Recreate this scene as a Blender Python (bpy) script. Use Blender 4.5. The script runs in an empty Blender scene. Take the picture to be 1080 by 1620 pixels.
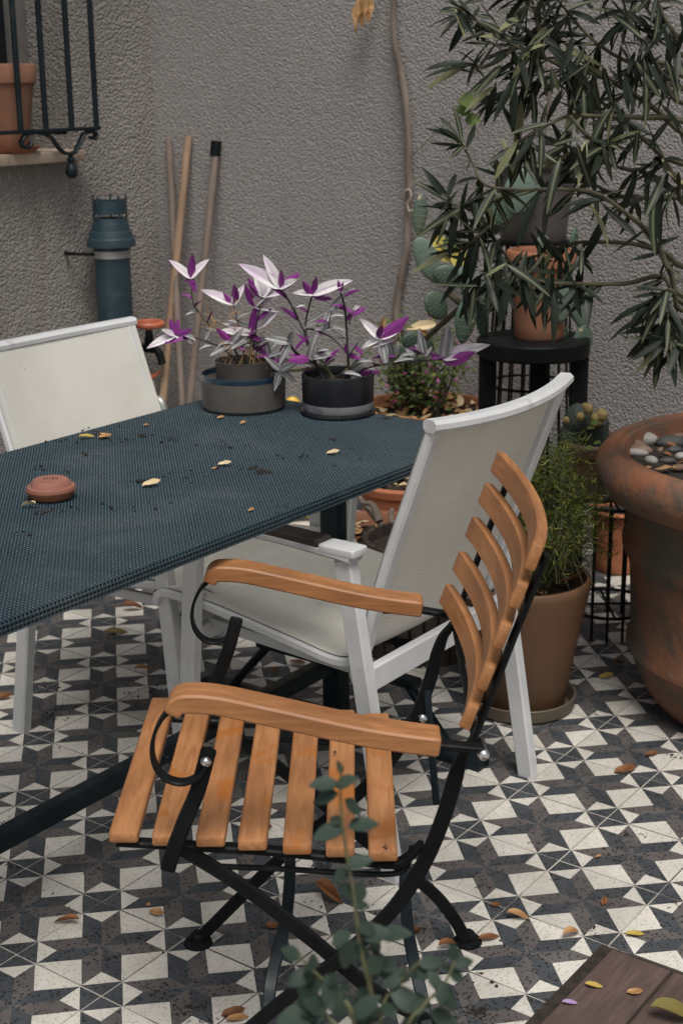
import bpy, bmesh, math, random
import numpy as np
from mathutils import Vector, Matrix, Euler
random.seed(7); rnd = random.random
def U(a, b): return a + (b - a) * random.random()
S = bpy.context.scene; COL = S.collection
# ------------------------------------------------------------------ camera, world, sun, exposure
CAM_H = 1.423; FPX = 2300.64
cam = bpy.data.cameras.new('camera'); camo = bpy.data.objects.new('camera', cam); COL.objects.link(camo)
CM = Matrix.Rotation(math.radians(73.2148), 3, 'X') @ Matrix.Rotation(math.radians(-.592), 3, 'Z')
camo.matrix_world = Matrix.Translation((0, 0, CAM_H)) @ CM.to_4x4()
cam.sensor_fit = 'VERTICAL'; cam.sensor_height = 36; cam.sensor_width = 24; cam.lens = FPX / 1620 * 36
cam.clip_start = .05; cam.clip_end = 200
cam.dof.use_dof = True; cam.dof.focus_distance = 2.4; cam.dof.aperture_fstop = 8.0
S.camera = camo
S.render.resolution_x = 682; S.render.resolution_y = 1024
W = bpy.data.worlds.new('World'); S.world = W; W.use_nodes = True
SUN_EL, SUN_DIR = math.radians(64), Vector((.20, -.98, 0)).normalized()   # horizontal direction towards the sun
nt = W.node_tree; bg = nt.nodes['Background']
sky = nt.nodes.new('ShaderNodeTexSky'); sky.sky_type = 'NISHITA'; sky.sun_disc = False
sky.sun_elevation = SUN_EL; sky.sun_rotation = math.atan2(SUN_DIR.x, SUN_DIR.y)
sky.air_density = 1.6; sky.dust_density = 4; sky.ozone_density = 1
hs = nt.nodes.new('ShaderNodeHueSaturation'); hs.inputs['Saturation'].default_value = .28
nt.links.new(sky.outputs[0], hs.inputs['Color']); nt.links.new(hs.outputs[0], bg.inputs[0]); bg.inputs[1].default_value = .075
sl = bpy.data.lights.new('sun', 'SUN'); sl.energy = 2.0; sl.angle = math.radians(26); sl.color = (1, .95, .88)
so = bpy.data.objects.new('sun', sl); COL.objects.link(so)
sd = Vector((SUN_DIR.x * math.cos(SUN_EL), SUN_DIR.y * math.cos(SUN_EL), math.sin(SUN_EL)))
so.rotation_euler = sd.to_track_quat('Z', 'Y').to_euler(); so.location = sd * 6
S.view_settings.view_transform = 'Standard'; S.view_settings.look = 'None'
S.view_settings.exposure = 0.38; S.view_settings.gamma = 1
# ------------------------------------------------------------------ places: photo pixel + distance -> point in the yard
O = Vector((0, 0, CAM_H))
def ray(u, v): return CM @ Vector(((u - 540) / FPX, -(v - 810) / FPX, -1))
def atz(u, v, z=0.): d = ray(u, v); return O + d * ((z - CAM_H) / d.z)
def aty(u, v, y): d = ray(u, v); return O + d * (y / d.y)
def onp(u, v, p0, n): d = ray(u, v); return O + d * ((Vector(p0) - O).dot(n) / d.dot(n))
def inview(p, m=60):
    d = CM.transposed() @ (Vector(p) - O)
    if d.z > -.1: return False
    x = 540 + FPX * d.x / -d.z; y = 810 - FPX * d.y / -d.z
    return -m < x < 1080 + m and -m < y < 1620 + m
TH = math.radians(36.39265)                                  # tile / table / wall directions
I = Vector((math.cos(TH), -math.sin(TH), 0)); J = Vector((math.sin(TH), math.cos(TH), 0))
def ij(i, j, z=0.): return I * i + J * j + Vector((0, 0, z))
TILE0 = Vector((-.437, 2.300, 0)); T = .2
WI, WJ = -3.73, 3.956                                         # wall planes
# ------------------------------------------------------------------ mesh helpers
def tag(o, label=None, cat=None, group=None, kind=None):
    for k, v in (('label', label), ('category', cat), ('group', group), ('kind', kind)):
        if v: o[k] = v
    return o
def meshdata(name, v, f, mats, fm=None, smooth=True, ang=35):
    me = bpy.data.meshes.new(name); me.from_pydata([tuple(p) for p in v], [], [tuple(q) for q in f])
    for m in (mats if isinstance(mats, (list, tuple)) else [mats]): me.materials.append(m)
    if fm is not None: me.polygons.foreach_set('material_index', fm)
    if smooth:
        me.polygons.foreach_set('use_smooth', [True] * len(me.polygons))
        if ang: me.set_sharp_from_angle(angle=math.radians(ang))
    me.update(); return me
def link(name, me, parent=None, mat=None):
    o = bpy.data.objects.new(name, me); COL.objects.link(o)
    if parent: o.parent = parent
    if mat is not None: o.matrix_local = mat
    return o
def empty(name, loc=(0, 0, 0), rz=0.):
    o = bpy.data.objects.new(name, None); COL.objects.link(o); o.location = loc; o.rotation_euler = (0, 0, rz); o.empty_display_size = .05
    return o
class MB:
    def __init__(s): s.v = []; s.f = []; s.m = []
    def add(s, vf, mi=0):
        v, f = vf; n = len(s.v); s.v += [Vector(p) for p in v]; s.f += [tuple(i + n for i in q) for q in f]; s.m += [mi] * len(f); return s
    def build(s, name, mats, parent=None, smooth=True, ang=35, mat=None):
        return link(name, meshdata(name, s.v, s.f, mats, s.m, smooth, ang), parent, mat)
def cr(pts, n=6):
    """Catmull-Rom through points (any dimension)"""
    P = [np.array(tuple(p), float) for p in pts]
    if len(P) < 3: return [Vector(p) for p in P]
    P = [2 * P[0] - P[1]] + P + [2 * P[-1] - P[-2]]; out = []
    for k in range(1, len(P) - 2):
        a, b, c, d = P[k - 1:k + 3]
        for t in np.linspace(0, 1, n, endpoint=False):
            out.append(.5 * ((2 * b) + (c - a) * t + (2 * a - 5 * b + 4 * c - d) * t * t + (3 * b - a - 3 * c + d) * t ** 3))
    out.append(P[-2]); return [Vector(p) for p in out]
def tube(pts, r, n=8, cap=True):
    pts = [Vector(p) for p in pts]; m = len(pts); rs = r if isinstance(r, (list, tuple)) else [r] * m
    if len(rs) != m: rs = list(np.interp(np.linspace(0, 1, m), np.linspace(0, 1, len(rs)), rs))
    v = []; f = []; up = None
    for k in range(m):
        t = (pts[min(k + 1, m - 1)] - pts[max(k - 1, 0)]).normalized()
        if up is None: up = t.orthogonal().normalized()
        up = (up - t * up.dot(t)); up = up.normalized() if up.length > 1e-6 else t.orthogonal().normalized()
        b = t.cross(up)
        for a in range(n):
            c = 2 * math.pi * a / n; v.append(pts[k] + (up * math.cos(c) + b * math.sin(c)) * rs[k])
    for k in range(m - 1):
        for a in range(n): f.append((k * n + a, k * n + (a + 1) % n, (k + 1) * n + (a + 1) % n, (k + 1) * n + a))
    if cap: f.append(tuple(range(n - 1, -1, -1))); f.append(tuple((m - 1) * n + a for a in range(n)))
    return v, f
def bar(pts, a, b, lat=(0, 1, 0), ch=.25, endtaper=0):
    """rectangular section with chamfered edges: a = half size across the path, b = half size along lat"""
    pts = [Vector(p) for p in pts]; m = len(pts); lat0 = Vector(lat).normalized()
    def ser(x): return x if isinstance(x, (list, tuple)) and len(x) == m else (list(np.interp(np.linspace(0, 1, m), np.linspace(0, 1, len(x)), x)) if isinstance(x, (list, tuple)) else [x] * m)
    A, B = ser(a), ser(b); v = []; f = []
    for k in range(m):
        t = (pts[min(k + 1, m - 1)] - pts[max(k - 1, 0)]).normalized()
        la = (lat0 - t * lat0.dot(t)).normalized(); nn = la.cross(t)
        c = min(A[k], B[k]) * 2 * ch
        for x, y in ((A[k], B[k] - c), (A[k] - c, B[k]), (-A[k] + c, B[k]), (-A[k], B[k] - c), (-A[k], -B[k] + c), (-A[k] + c, -B[k]), (A[k] - c, -B[k]), (A[k], -B[k] + c)):
            v.append(pts[k] + nn * x + la * y)
    for k in range(m - 1):
        for q in range(8): f.append((k * 8 + q, k * 8 + (q + 1) % 8, (k + 1) * 8 + (q + 1) % 8, (k + 1) * 8 + q))
    f.append(tuple(range(7, -1, -1))); f.append(tuple((m - 1) * 8 + q for q in range(8)))
    return v, f
def rbar(pts, a, b, lat=(0, 1, 0), ch=.25, e=.006):
    """bar with rounded ends"""
    pts = [Vector(p) for p in pts]; d0 = (pts[0] - pts[1]).normalized(); d1 = (pts[-1] - pts[-2]).normalized()
    m = len(pts)
    def ser(x): return list(np.interp(np.linspace(0, 1, m), np.linspace(0, 1, len(x)), x)) if isinstance(x, (list, tuple)) else [x] * m
    A, B = ser(a), ser(b)
    P = [pts[0] + d0 * e, pts[0] + d0 * e * .6] + pts + [pts[-1] + d1 * e * .6, pts[-1] + d1 * e]
    A = [A[0] - e * .75, A[0] - e * .2] + A + [A[-1] - e * .2, A[-1] - e * .75]; B = [B[0] - e * .75, B[0] - e * .2] + B + [B[-1] - e * .2, B[-1] - e * .75]
    return bar(P, A, B, lat, ch)
def lathe(prof, n=40, c=(0, 0, 0), wob=0, seed=0):
    v = []; f = []; m = len(prof)
    for (r, z) in prof:
        for a in range(n):
            t = 2 * math.pi * a / n; k = 1 + wob * math.sin(2 * t + seed) + wob * .6 * math.sin(3 * t + 2 * seed)
            v.append(Vector((c[0] + r * k * math.cos(t), c[1] + r * k * math.sin(t), c[2] + z)))
    for k in range(m - 1):
        for a in range(n): f.append((k * n + a, k * n + (a + 1) % n, (k + 1) * n + (a + 1) % n, (k + 1) * n + a))
    if prof[0][0] > 1e-4: f.append(tuple(range(n - 1, -1, -1)))
    if prof[-1][0] > 1e-4: f.append(tuple((m - 1) * n + a for a in range(n)))
    return v, f
def box(c, s, bev=0, rot=None, seg=2):
    bm = bmesh.new(); bmesh.ops.create_cube(bm, size=1)
    bmesh.ops.scale(bm, vec=s, verts=bm.verts)
    if bev: bmesh.ops.bevel(bm, geom=bm.edges[:], offset=bev, segments=seg, profile=.6, affect='EDGES')
    if rot: bmesh.ops.rotate(bm, cent=(0, 0, 0), matrix=rot.to_matrix() if hasattr(rot, 'to_matrix') else rot, verts=bm.verts)
    v = [p.co + Vector(c) for p in bm.verts]; bm.verts.index_update(); f = [tuple(q.index for q in p.verts) for p in bm.faces]; bm.free(); return v, f
def ball(c, r, sc=(1, 1, 1), n=16, m=10, jit=0, rot=None):
    v = [Vector((0, 0, r))]; f = []
    for k in range(1, m):
        p = math.pi * k / m
        for a in range(n): v.append(Vector((r * math.sin(p) * math.cos(2 * math.pi * a / n), r * math.sin(p) * math.sin(2 * math.pi * a / n), r * math.cos(p))))
    v.append(Vector((0, 0, -r)))
    for a in range(n):
        f.append((0, 1 + a, 1 + (a + 1) % n)); e = 1 + (m - 2) * n; f.append((e + (a + 1) % n, e + a, len(v) - 1))
        for k in range(m - 2): q = 1 + k * n; f.append((q + a, q + n + a, q + n + (a + 1) % n, q + (a + 1) % n))
    w = []
    for p in v:
        q = Vector((p.x * sc[0], p.y * sc[1], p.z * sc[2])) * (1 + U(-jit, jit))
        if rot: q = rot @ q
        w.append(q + Vector(c))
    return w, f
def frame(p, d, up=(0, 0, 1), sc=1.):
    x = Vector(d).normalized(); u = Vector(up); y = u.cross(x)
    if y.length < 1e-4: y = Vector((0, 1, 0)).cross(x)
    y.normalize(); z = x.cross(y)
    return Matrix(((x.x * sc, y.x * sc, z.x * sc, p[0]), (x.y * sc, y.y * sc, z.y * sc, p[1]), (x.z * sc, y.z * sc, z.z * sc, p[2]), (0, 0, 0, 1)))
def leaf(L, Wd, droop=.2, fold=.15, n=6, sh=1., th=.0004, tw=0, wave=0):
    """leaf along +x, two skins: material 0 on top, 1 below"""
    v = []; f = []; fm = []
    for s in (0, 1):
        for k in range(n + 1):
            t = k / n; w = Wd * (math.sin(math.pi * min(1, t ** sh * .97 + .03)) ** .8) * .5 if 0 < k < n else Wd * .02
            x = L * t; z = -droop * L * t * t - s * th + wave * math.sin(t * 9) * L * .03
            for e in (-1, 0, 1):
                a = tw * t; y = e * w; zz = abs(e) * fold * w + wave * e * math.sin(t * 11 + e) * w * .3
                v.append((x, y * math.cos(a) - zz * math.sin(a), z + zz * math.cos(a) + y * math.sin(a)))
    N = (n + 1) * 3
    for s in (0, 1):
        for k in range(n):
            for e in (0, 1):
                a = s * N + k * 3 + e; q = (a, a + 3, a + 4, a + 1); f.append(q[::-1] if s == 0 else q); fm.append(s)
    return v, f, fm
def xform(vf, M): return [M @ Vector(p) for p in vf[0]], vf[1]
# ------------------------------------------------------------------ materials
def newmat(name):
    m = bpy.data.materials.new(name); m.use_nodes = True; n = m.node_tree.nodes; return m, n, m.node_tree.links, n['Principled BSDF']
def C4(c): return (c[0], c[1], c[2], 1)
def coords(n, l, stretch=(1, 1, 1), rand=True, world=False):
    tc = n.new('ShaderNodeTexCoord'); mp = n.new('ShaderNodeMapping'); mp.inputs['Scale'].default_value = stretch
    src = tc.outputs['Object']
    if world: src = n.new('ShaderNodeNewGeometry').outputs['Position']
    if rand and not world:
        oi = n.new('ShaderNodeObjectInfo'); ad = n.new('ShaderNodeVectorMath'); ad.operation = 'MULTIPLY_ADD'
        cb = n.new('ShaderNodeCombineXYZ'); l.new(oi.outputs['Random'], cb.inputs[0]); l.new(oi.outputs['Random'], cb.inputs[1]); l.new(oi.outputs['Random'], cb.inputs[2])
        ad.inputs[1].default_value = (7, 5, 3); l.new(cb.outputs[0], ad.inputs[0]); l.new(src, ad.inputs[2]); src = ad.outputs[0]
    l.new(src, mp.inputs['Vector']); return mp.outputs[0]
def noise(n, l, vec, scale, detail=4, rough=.55, dist=0):
    t = n.new('ShaderNodeTexNoise'); t.inputs['Scale'].default_value = scale; t.inputs['Detail'].default_value = detail; t.inputs['Roughness'].default_value = rough; t.inputs['Distortion'].default_value = dist
    l.new(vec, t.inputs['Vector']); return t.outputs['Fac']
def ramp(n, l, fac, stops):
    r = n.new('ShaderNodeValToRGB'); e = r.color_ramp.elements
    while len(e) < len(stops): e.new(.5)
    for k, (p, c) in enumerate(stops): e[k].position = p; e[k].color = C4(c) if not isinstance(c, (int, float)) else (c, c, c, 1)
    l.new(fac, r.inputs[0]); return r.outputs[0]
def mix(n, l, fac, a, b, mode='MIX'):
    x = n.new('ShaderNodeMix'); x.data_type = 'RGBA'; x.blend_type = mode
    for s, i in ((a, 6), (b, 7)):
        if isinstance(s, (tuple, list)): x.inputs[i].default_value = C4(s)
        else: l.new(s, x.inputs[i])
    if isinstance(fac, (int, float)): x.inputs[0].default_value = fac
    else: l.new(fac, x.inputs[0])
    return x.outputs[2]
def bump(n, l, b, h, strength=.5, dist=.005):
    k = n.new('ShaderNodeBump'); k.inputs['Strength'].default_value = strength; k.inputs['Distance'].default_value = dist
    l.new(h, k.inputs['Height']); l.new(k.outputs[0], b.inputs['Normal']); return k
def M2(name, c1, c2, scale=8, rough=.6, bs=40, bstr=.3, bd=.002, stretch=(1, 1, 1), metal=0, dirt=None, dscale=5, dthr=(.55, .7), rvar=.12, spec=.5, detail=5):
    m, n, l, b = newmat(name); vec = coords(n, l, stretch)
    c = ramp(n, l, noise(n, l, vec, scale, detail), [(.32, c1), (.68, c2)])
    if dirt:
        d = ramp(n, l, noise(n, l, vec, dscale, 7, .65, .4), [(dthr[0], 0.), (dthr[1], 1.)]); c = mix(n, l, d, c, dirt)
    l.new(c, b.inputs['Base Color']); b.inputs['Metallic'].default_value = metal; b.inputs['Specular IOR Level'].default_value = spec
    r = ramp(n, l, noise(n, l, vec, scale * 2.3, 3), [(.3, max(0, rough - rvar)), (.7, min(1, rough + rvar))]); l.new(r, b.inputs['Roughness'])
    if bstr: bump(n, l, b, noise(n, l, vec, bs, 4), bstr, bd)
    return m
def plaster(name, c1, c2, scale, bstr, bd, streak):
    m, n, l, b = newmat(name); vec = coords(n, l, rand=False, world=True)
    c = ramp(n, l, noise(n, l, vec, 1.6, 6, .6), [(.3, c1), (.7, c2)])
    st = coords(n, l, (3, 3, .5), False, True)
    c = mix(n, l, ramp(n, l, noise(n, l, st, 2.2, 6, .65, .5), [(.55, 0.), (.8, .55)]), c, streak)
    g = noise(n, l, vec, scale, 6, .72); g2 = noise(n, l, vec, scale * .4, 4, .7)
    vo = n.new('ShaderNodeTexVoronoi'); vo.inputs['Scale'].default_value = scale * 1.25; l.new(vec, vo.inputs['Vector'])
    h = mix(n, l, .5, g, ramp(n, l, vo.outputs['Distance'], [(0., 1.), (.75, 0.)])); h = mix(n, l, .3, h, g2)
    c = mix(n, l, ramp(n, l, g, [(.36, .45), (.52, 0.)]), c, tuple(x * .6 for x in c1))  # shade in the pits painted into the colour, following the relief noise
    l.new(c, b.inputs['Base Color']); b.inputs['Roughness'].default_value = .95; b.inputs['Specular IOR Level'].default_value = .15
    bump(n, l, b, h, bstr, bd); return m
m_rough = plaster('rough_plaster', (.30, .28, .26), (.375, .352, .33), 84, 1.0, .032, (.20, .15, .12))
m_smooth = plaster('fine_plaster', (.30, .283, .276), (.345, .328, .32), 104, 1.0, .0125, (.23, .215, .21))
def wood(name, c1, c2, wet=None, rough=.5, along=(1.2, 14, 14)):
    m, n, l, b = newmat(name); vec = coords(n, l, along)
    g = noise(n, l, vec, 9, 8, .6, .6); c = ramp(n, l, g, [(.25, c1), (.75, c2)])
    g2 = noise(n, l, coords(n, l, (1, 3, 3)), 6, 3); c = mix(n, l, ramp(n, l, g2, [(.35, .5), (.62, 0.)]), c, tuple(x * .6 for x in c1))
    r = ramp(n, l, g, [(.3, rough - .08), (.7, rough + .1)])
    if wet:
        w = ramp(n, l, noise(n, l, coords(n, l, (1, 1.5, 1.5)), 8.5, 4, .55, .9), [(.55, 0.), (.62, .75)])
        c = mix(n, l, w, c, wet); r = mix(n, l, w, r, (.22, .22, .22))
    l.new(c, b.inputs['Base Color']); l.new(r, b.inputs['Roughness']); b.inputs['Specular IOR Level'].default_value = .45
    bump(n, l, b, g, .12, .002); return m
m_wood = wood('oiled_acacia', (.24, .098, .035), (.45, .205, .080))
m_woodwet = wood('oiled_acacia_rained_on', (.27, .112, .042), (.48, .225, .092), (.36, .125, .026))
m_deck = wood('weathered_deck_wood', (.075, .048, .04), (.15, .105, .09), None, .7)
m_armwood = wood('weathered_arm_wood', (.03, .022, .018), (.085, .065, .055), None, .75)
m_pole1 = wood('ash_pole', (.30, .19, .12), (.46, .33, .23), None, .7)
m_pole2 = wood('grey_pole', (.16, .12, .10), (.27, .22, .19), None, .8)
m_bark = M2('bark', (.11, .085, .07), (.24, .20, .17), 30, .9, 90, .6, .004, (1, 1, .25))
m_black = M2('black_powder_coat', (.004, .005, .006), (.008, .009, .010), 20, .5, 300, .15, .0006, dirt=(.03, .03, .03), dscale=16, dthr=(.66, .85), spec=.12)
m_teal = M2('blue_black_steel', (.006, .011, .015), (.010, .018, .023), 14, .42, 200, .15, .001, dirt=(.03, .035, .035), dscale=9, dthr=(.62, .8), spec=.2)
m_mesh = M2('dark_blue_mesh', (.010, .027, .038), (.017, .038, .050), 5, .34, 300, .0, .001, dirt=(.06, .075, .08), dscale=4, dthr=(.5, .85))
m_pipe = M2('blue_grey_pipe', (.014, .034, .046), (.024, .05, .064), 10, .42, 60, .15, .001, dirt=(.07, .08, .085), dscale=9, dthr=(.6, .8))
m_chrome = M2('steel_nut', (.6, .6, .6), (.7, .7, .7), 20, .15, 10, 0, metal=1, rvar=.05)
m_zinc = M2('zinc_clamp', (.38, .38, .38), (.5, .5, .5), 20, .45, 10, 0, metal=.6)
m_white = M2('white_painted_aluminium', (.49, .50, .515), (.57, .58, .59), 12, .42, 200, .05, .0005, dirt=(.30, .28, .25), dscale=15, dthr=(.63, .82))
def sling():
    m, n, l, b = newmat('white_woven_sling'); vec = coords(n, l, rand=True)
    c = ramp(n, l, noise(n, l, vec, 5, 6, .6), [(.3, (.53, .515, .47)), (.72, (.60, .588, .54))])
    c = mix(n, l, ramp(n, l, noise(n, l, vec, 60, 2), [(.74, 0.), (.79, .6)]), c, (.2, .17, .14))
    c = mix(n, l, ramp(n, l, noise(n, l, vec, 9, 7, .7, 1), [(.56, 0.), (.75, .4)]), c, (.46, .44, .39))
    l.new(c, b.inputs['Base Color']); b.inputs['Roughness'].default_value = .6
    w = n.new('ShaderNodeTexWave'); w.inputs['Scale'].default_value = 130; w.bands_direction = 'X'; w2 = n.new('ShaderNodeTexWave'); w2.inputs['Scale'].default_value = 130; w2.bands_direction = 'Y'
    l.new(vec, w.inputs[0]); l.new(vec, w2.inputs[0]); bump(n, l, b, mix(n, l, .5, w.outputs[0], w2.outputs[0]), .25, .001)
    return m
m_sling = sling()
m_terra = M2('terracotta', (.20, .075, .037), (.29, .115, .06), 6, .8, 60, .3, .002, dirt=(.20, .12, .085), dscale=4, dthr=(.5, .75))
m_terraold = M2('weathered_terracotta', (.15, .058, .029), (.27, .102, .048), 6, .82, 60, .7, .005, dirt=(.085, .068, .052), dscale=5, dthr=(.42, .6), detail=10)
m_chip = M2('pale_chipped_terracotta', (.27, .16, .12), (.33, .2, .15), 9, .85, 60, .3, .002)
m_terralight = M2('orange_terracotta', (.36, .125, .056), (.45, .165, .078), 5, .85, 50, .3, .002, dirt=(.38, .17, .10), dscale=5, dthr=(.55, .8))
m_brownpot = M2('brown_plastic_pot', (.095, .048, .023), (.125, .065, .032), 5, .55, 80, .08, .001, dirt=(.085, .052, .038), dscale=7)
m_saucer = M2('olive_saucer', (.085, .07, .048), (.12, .097, .068), 6, .6, 60, .1, .001)
m_greypot = M2('charcoal_resin_pot', (.055, .048, .046), (.085, .075, .072), 5, .75, 60, .15, .001, dirt=(.13, .115, .11), dscale=4, dthr=(.5, .8))
m_stone = M2('grey_stoneware', (.062, .057, .052), (.10, .092, .083), 18, .7, 90, .25, .001)
m_blueglaze = M2('dark_blue_glaze', (.008, .022, .04), (.015, .035, .055), 12, .2, 50, .05, .001)
m_blackglaze = M2('black_glaze', (.006, .007, .010), (.014, .015, .02), 14, .3, 60, .1, .001, dirt=(.06, .06, .07), dscale=20, dthr=(.68, .8))
m_silver = M2('pewter_band', (.16, .165, .175), (.27, .275, .285), 12, .5, 60, .15, .001, dirt=(.05, .05, .055), dscale=13, dthr=(.55, .7))
m_soil = M2('soil', (.012, .009, .007), (.045, .033, .025), 40, .95, 70, 1, .01)
m_sill = M2('limestone_sill', (.44, .35, .27), (.54, .44, .35), 9, .85, 60, .4, .003, dirt=(.22, .16, .12), dscale=6)
m_frame = M2('grey_window_frame', (.15, .145, .14), (.19, .185, .18), 9, .5, 60, .1, .001)
m_dark = M2('dark_room', (.006, .007, .009), (.01, .011, .013), 5, .6, 10, 0)
m_orange = M2('orange_handle', (.40, .10, .045), (.50, .15, .08), 30, .5, 90, .1, .001)
m_yellow = M2('yellow_hose', (.75, .42, .03), (.85, .52, .06), 20, .45, 90, .1, .001)
m_teallid = M2('turquoise_plastic', (.02, .25, .26), (.03, .32, .32), 20, .45, 90, .1, .001)
m_twig = M2('green_twig', (.035, .032, .018), (.085, .074, .042), 30, .8, 100, .3, .001)
m_dstem = M2('dark_stem', (.015, .012, .013), (.04, .028, .03), 40, .6, 100, .2, .001)
m_gstem = M2('olive_stem', (.07, .075, .035), (.14, .14, .07), 40, .6, 100, .2, .001)
def leafmat(name, c1, c2, rough=.45, vein=None, W_=.01, tl=.15):
    m, n, l, b = newmat(name); vec = coords(n, l)
    oi = n.new('ShaderNodeObjectInfo'); a = ramp(n, l, oi.outputs['Random'], [(0., c1), (1., c2)])
    c = mix(n, l, ramp(n, l, noise(n, l, vec, 40, 4), [(.4, 0.), (.7, .35)]), a, tuple(x * .6 for x in c1))
    if vein:
        tc = n.new('ShaderNodeTexCoord'); sp = n.new('ShaderNodeSeparateXYZ'); l.new(tc.outputs['Object'], sp.inputs[0]); ab = n.new('ShaderNodeMath'); ab.operation = 'ABSOLUTE'; l.new(sp.outputs[1], ab.inputs[0])
        c = mix(n, l, ramp(n, l, ab.outputs[0], [(0., 1.), (W_, 0.)]), c, vein)
    l.new(c, b.inputs['Base Color']); b.inputs['Roughness'].default_value = rough
    b.inputs['Specular IOR Level'].default_value = .22
    return m
m_ol = leafmat('oleander_leaf', (.010, .016, .011), (.024, .032, .020), .45, (.12, .135, .08), .0009)
m_olb = leafmat('oleander_leaf_underside', (.035, .043, .027), (.065, .072, .045), .6)
m_olp = leafmat('pale_young_leaf', (.15, .16, .085), (.24, .24, .13), .5)
m_fol = leafmat('needle_foliage', (.045, .068, .012), (.07, .095, .02), .6)
m_foly = leafmat('yellow_green_foliage', (.14, .15, .022), (.19, .19, .035), .6)
m_fern = leafmat('bush_leaf', (.06, .095, .026), (.105, .145, .04), .55)
m_euc = leafmat('blue_green_leaf', (.022, .038, .028), (.036, .056, .042), .5)
m_eucb = leafmat('blue_green_leaf_underside', (.045, .065, .055), (.065, .085, .072), .6)
m_yl = leafmat('yellow_leaf', (.42, .36, .08), (.5, .42, .12), .6)
m_mag = leafmat('tiny_magenta_flower', (.30, .06, .18), (.4, .1, .26), .6)
m_purple = leafmat('purple_leaf_underside', (.16, .025, .17), (.28, .05, .26), .5)
m_dry = [leafmat('dry_leaf_tan', (.42, .24, .10), (.52, .32, .16), .7, (.30, .15, .06), .0008), leafmat('dry_leaf_brown', (.20, .085, .035), (.30, .13, .055), .65, (.12, .05, .02), .0008),
         leafmat('dry_leaf_yellow', (.40, .29, .06), (.48, .35, .10), .6), leafmat('dry_leaf_cream', (.58, .46, .27), (.62, .5, .32), .7), leafmat('olive_dead_leaf', (.17, .14, .04), (.23, .18, .06), .7), leafmat('mauve_petal', (.32, .22, .40), (.36, .25, .44), .6)]
def stripeleaf(name, a, b_, p, fr, th):
    m, n, l, b = newmat(name); tc = n.new('ShaderNodeTexCoord'); sp = n.new('ShaderNodeSeparateXYZ'); l.new(tc.outputs['Object'], sp.inputs[0])
    vec = coords(n, l); ns = noise(n, l, vec, 60, 2); mu = n.new('ShaderNodeMath'); mu.operation = 'MULTIPLY_ADD'; mu.inputs[1].default_value = .004; l.new(ns, mu.inputs[0]); l.new(sp.outputs[1], mu.inputs[2])
    s = n.new('ShaderNodeMath'); s.operation = 'MULTIPLY'; s.inputs[1].default_value = fr; l.new(mu.outputs[0], s.inputs[0]); k = n.new('ShaderNodeMath'); k.operation = 'SINE'; l.new(s.outputs[0], k.inputs[0])
    h = n.new('ShaderNodeMath'); h.operation = 'MULTIPLY_ADD'; h.inputs[1].default_value = .5; h.inputs[2].default_value = .5; l.new(k.outputs[0], h.inputs[0])
    c = mix(n, l, ramp(n, l, h.outputs[0], [(th - .08, 0.), (th + .08, 1.)]), a, b_)
    c = mix(n, l, ramp(n, l, noise(n, l, vec, 25, 2), [(.5, 0.), (.7, .6)]), c, p)
    l.new(c, b.inputs['Base Color']); b.inputs['Roughness'].default_value = .42; return m
m_tw = stripeleaf('white_striped_leaf', (.68, .665, .66), (.52, .45, .52), (.48, .34, .50), 620, .78)
m_tg = stripeleaf('green_striped_leaf', (.17, .185, .18), (.40, .395, .40), (.24, .18, .25), 620, .5)
def cactusmat():
    m, n, l, b = newmat('cactus_skin'); vec = coords(n, l); oi = n.new('ShaderNodeObjectInfo')
    c = ramp(n, l, oi.outputs['Random'], [(0., (.03, .062, .045)), (.7, (.055, .095, .07)), (1., (.14, .20, .165))])
    c = mix(n, l, ramp(n, l, noise(n, l, vec, 14, 5), [(.5, 0.), (.7, .4)]), c, (.15, .18, .13))
    c = mix(n, l, ramp(n, l, noise(n, l, vec, 30, 2), [(.66, 0.), (.70, .8)]), c, (.36, .30, .17))
    l.new(c, b.inputs['Base Color']); b.inputs['Roughness'].default_value = .5; bump(n, l, b, noise(n, l, vec, 30, 2), .2, .003); return m
m_cactus = cactusmat()
m_spine = M2('cactus_areole', (.20, .17, .09), (.30, .25, .14), 40, .8, 60, .2, .001)
m_gold = M2('golden_cactus_offset', (.22, .16, .055), (.38, .28, .11), 200, .8, 220, 1, .004)
m_barrel = M2('dark_barrel_cactus', (.02, .035, .028), (.05, .065, .05), 60, .7, 150, 1, .004)
m_peb = [M2('pebble_pale', (.30, .29, .27), (.42, .40, .37), 12, .6, 30, .2, .002), M2('pebble_brown', (.16, .095, .065), (.24, .16, .12), 14, .6, 30, .2, .002), M2('pebble_dark', (.045, .047, .05), (.08, .08, .08), 10, .6, 30, .2, .002)]
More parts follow.
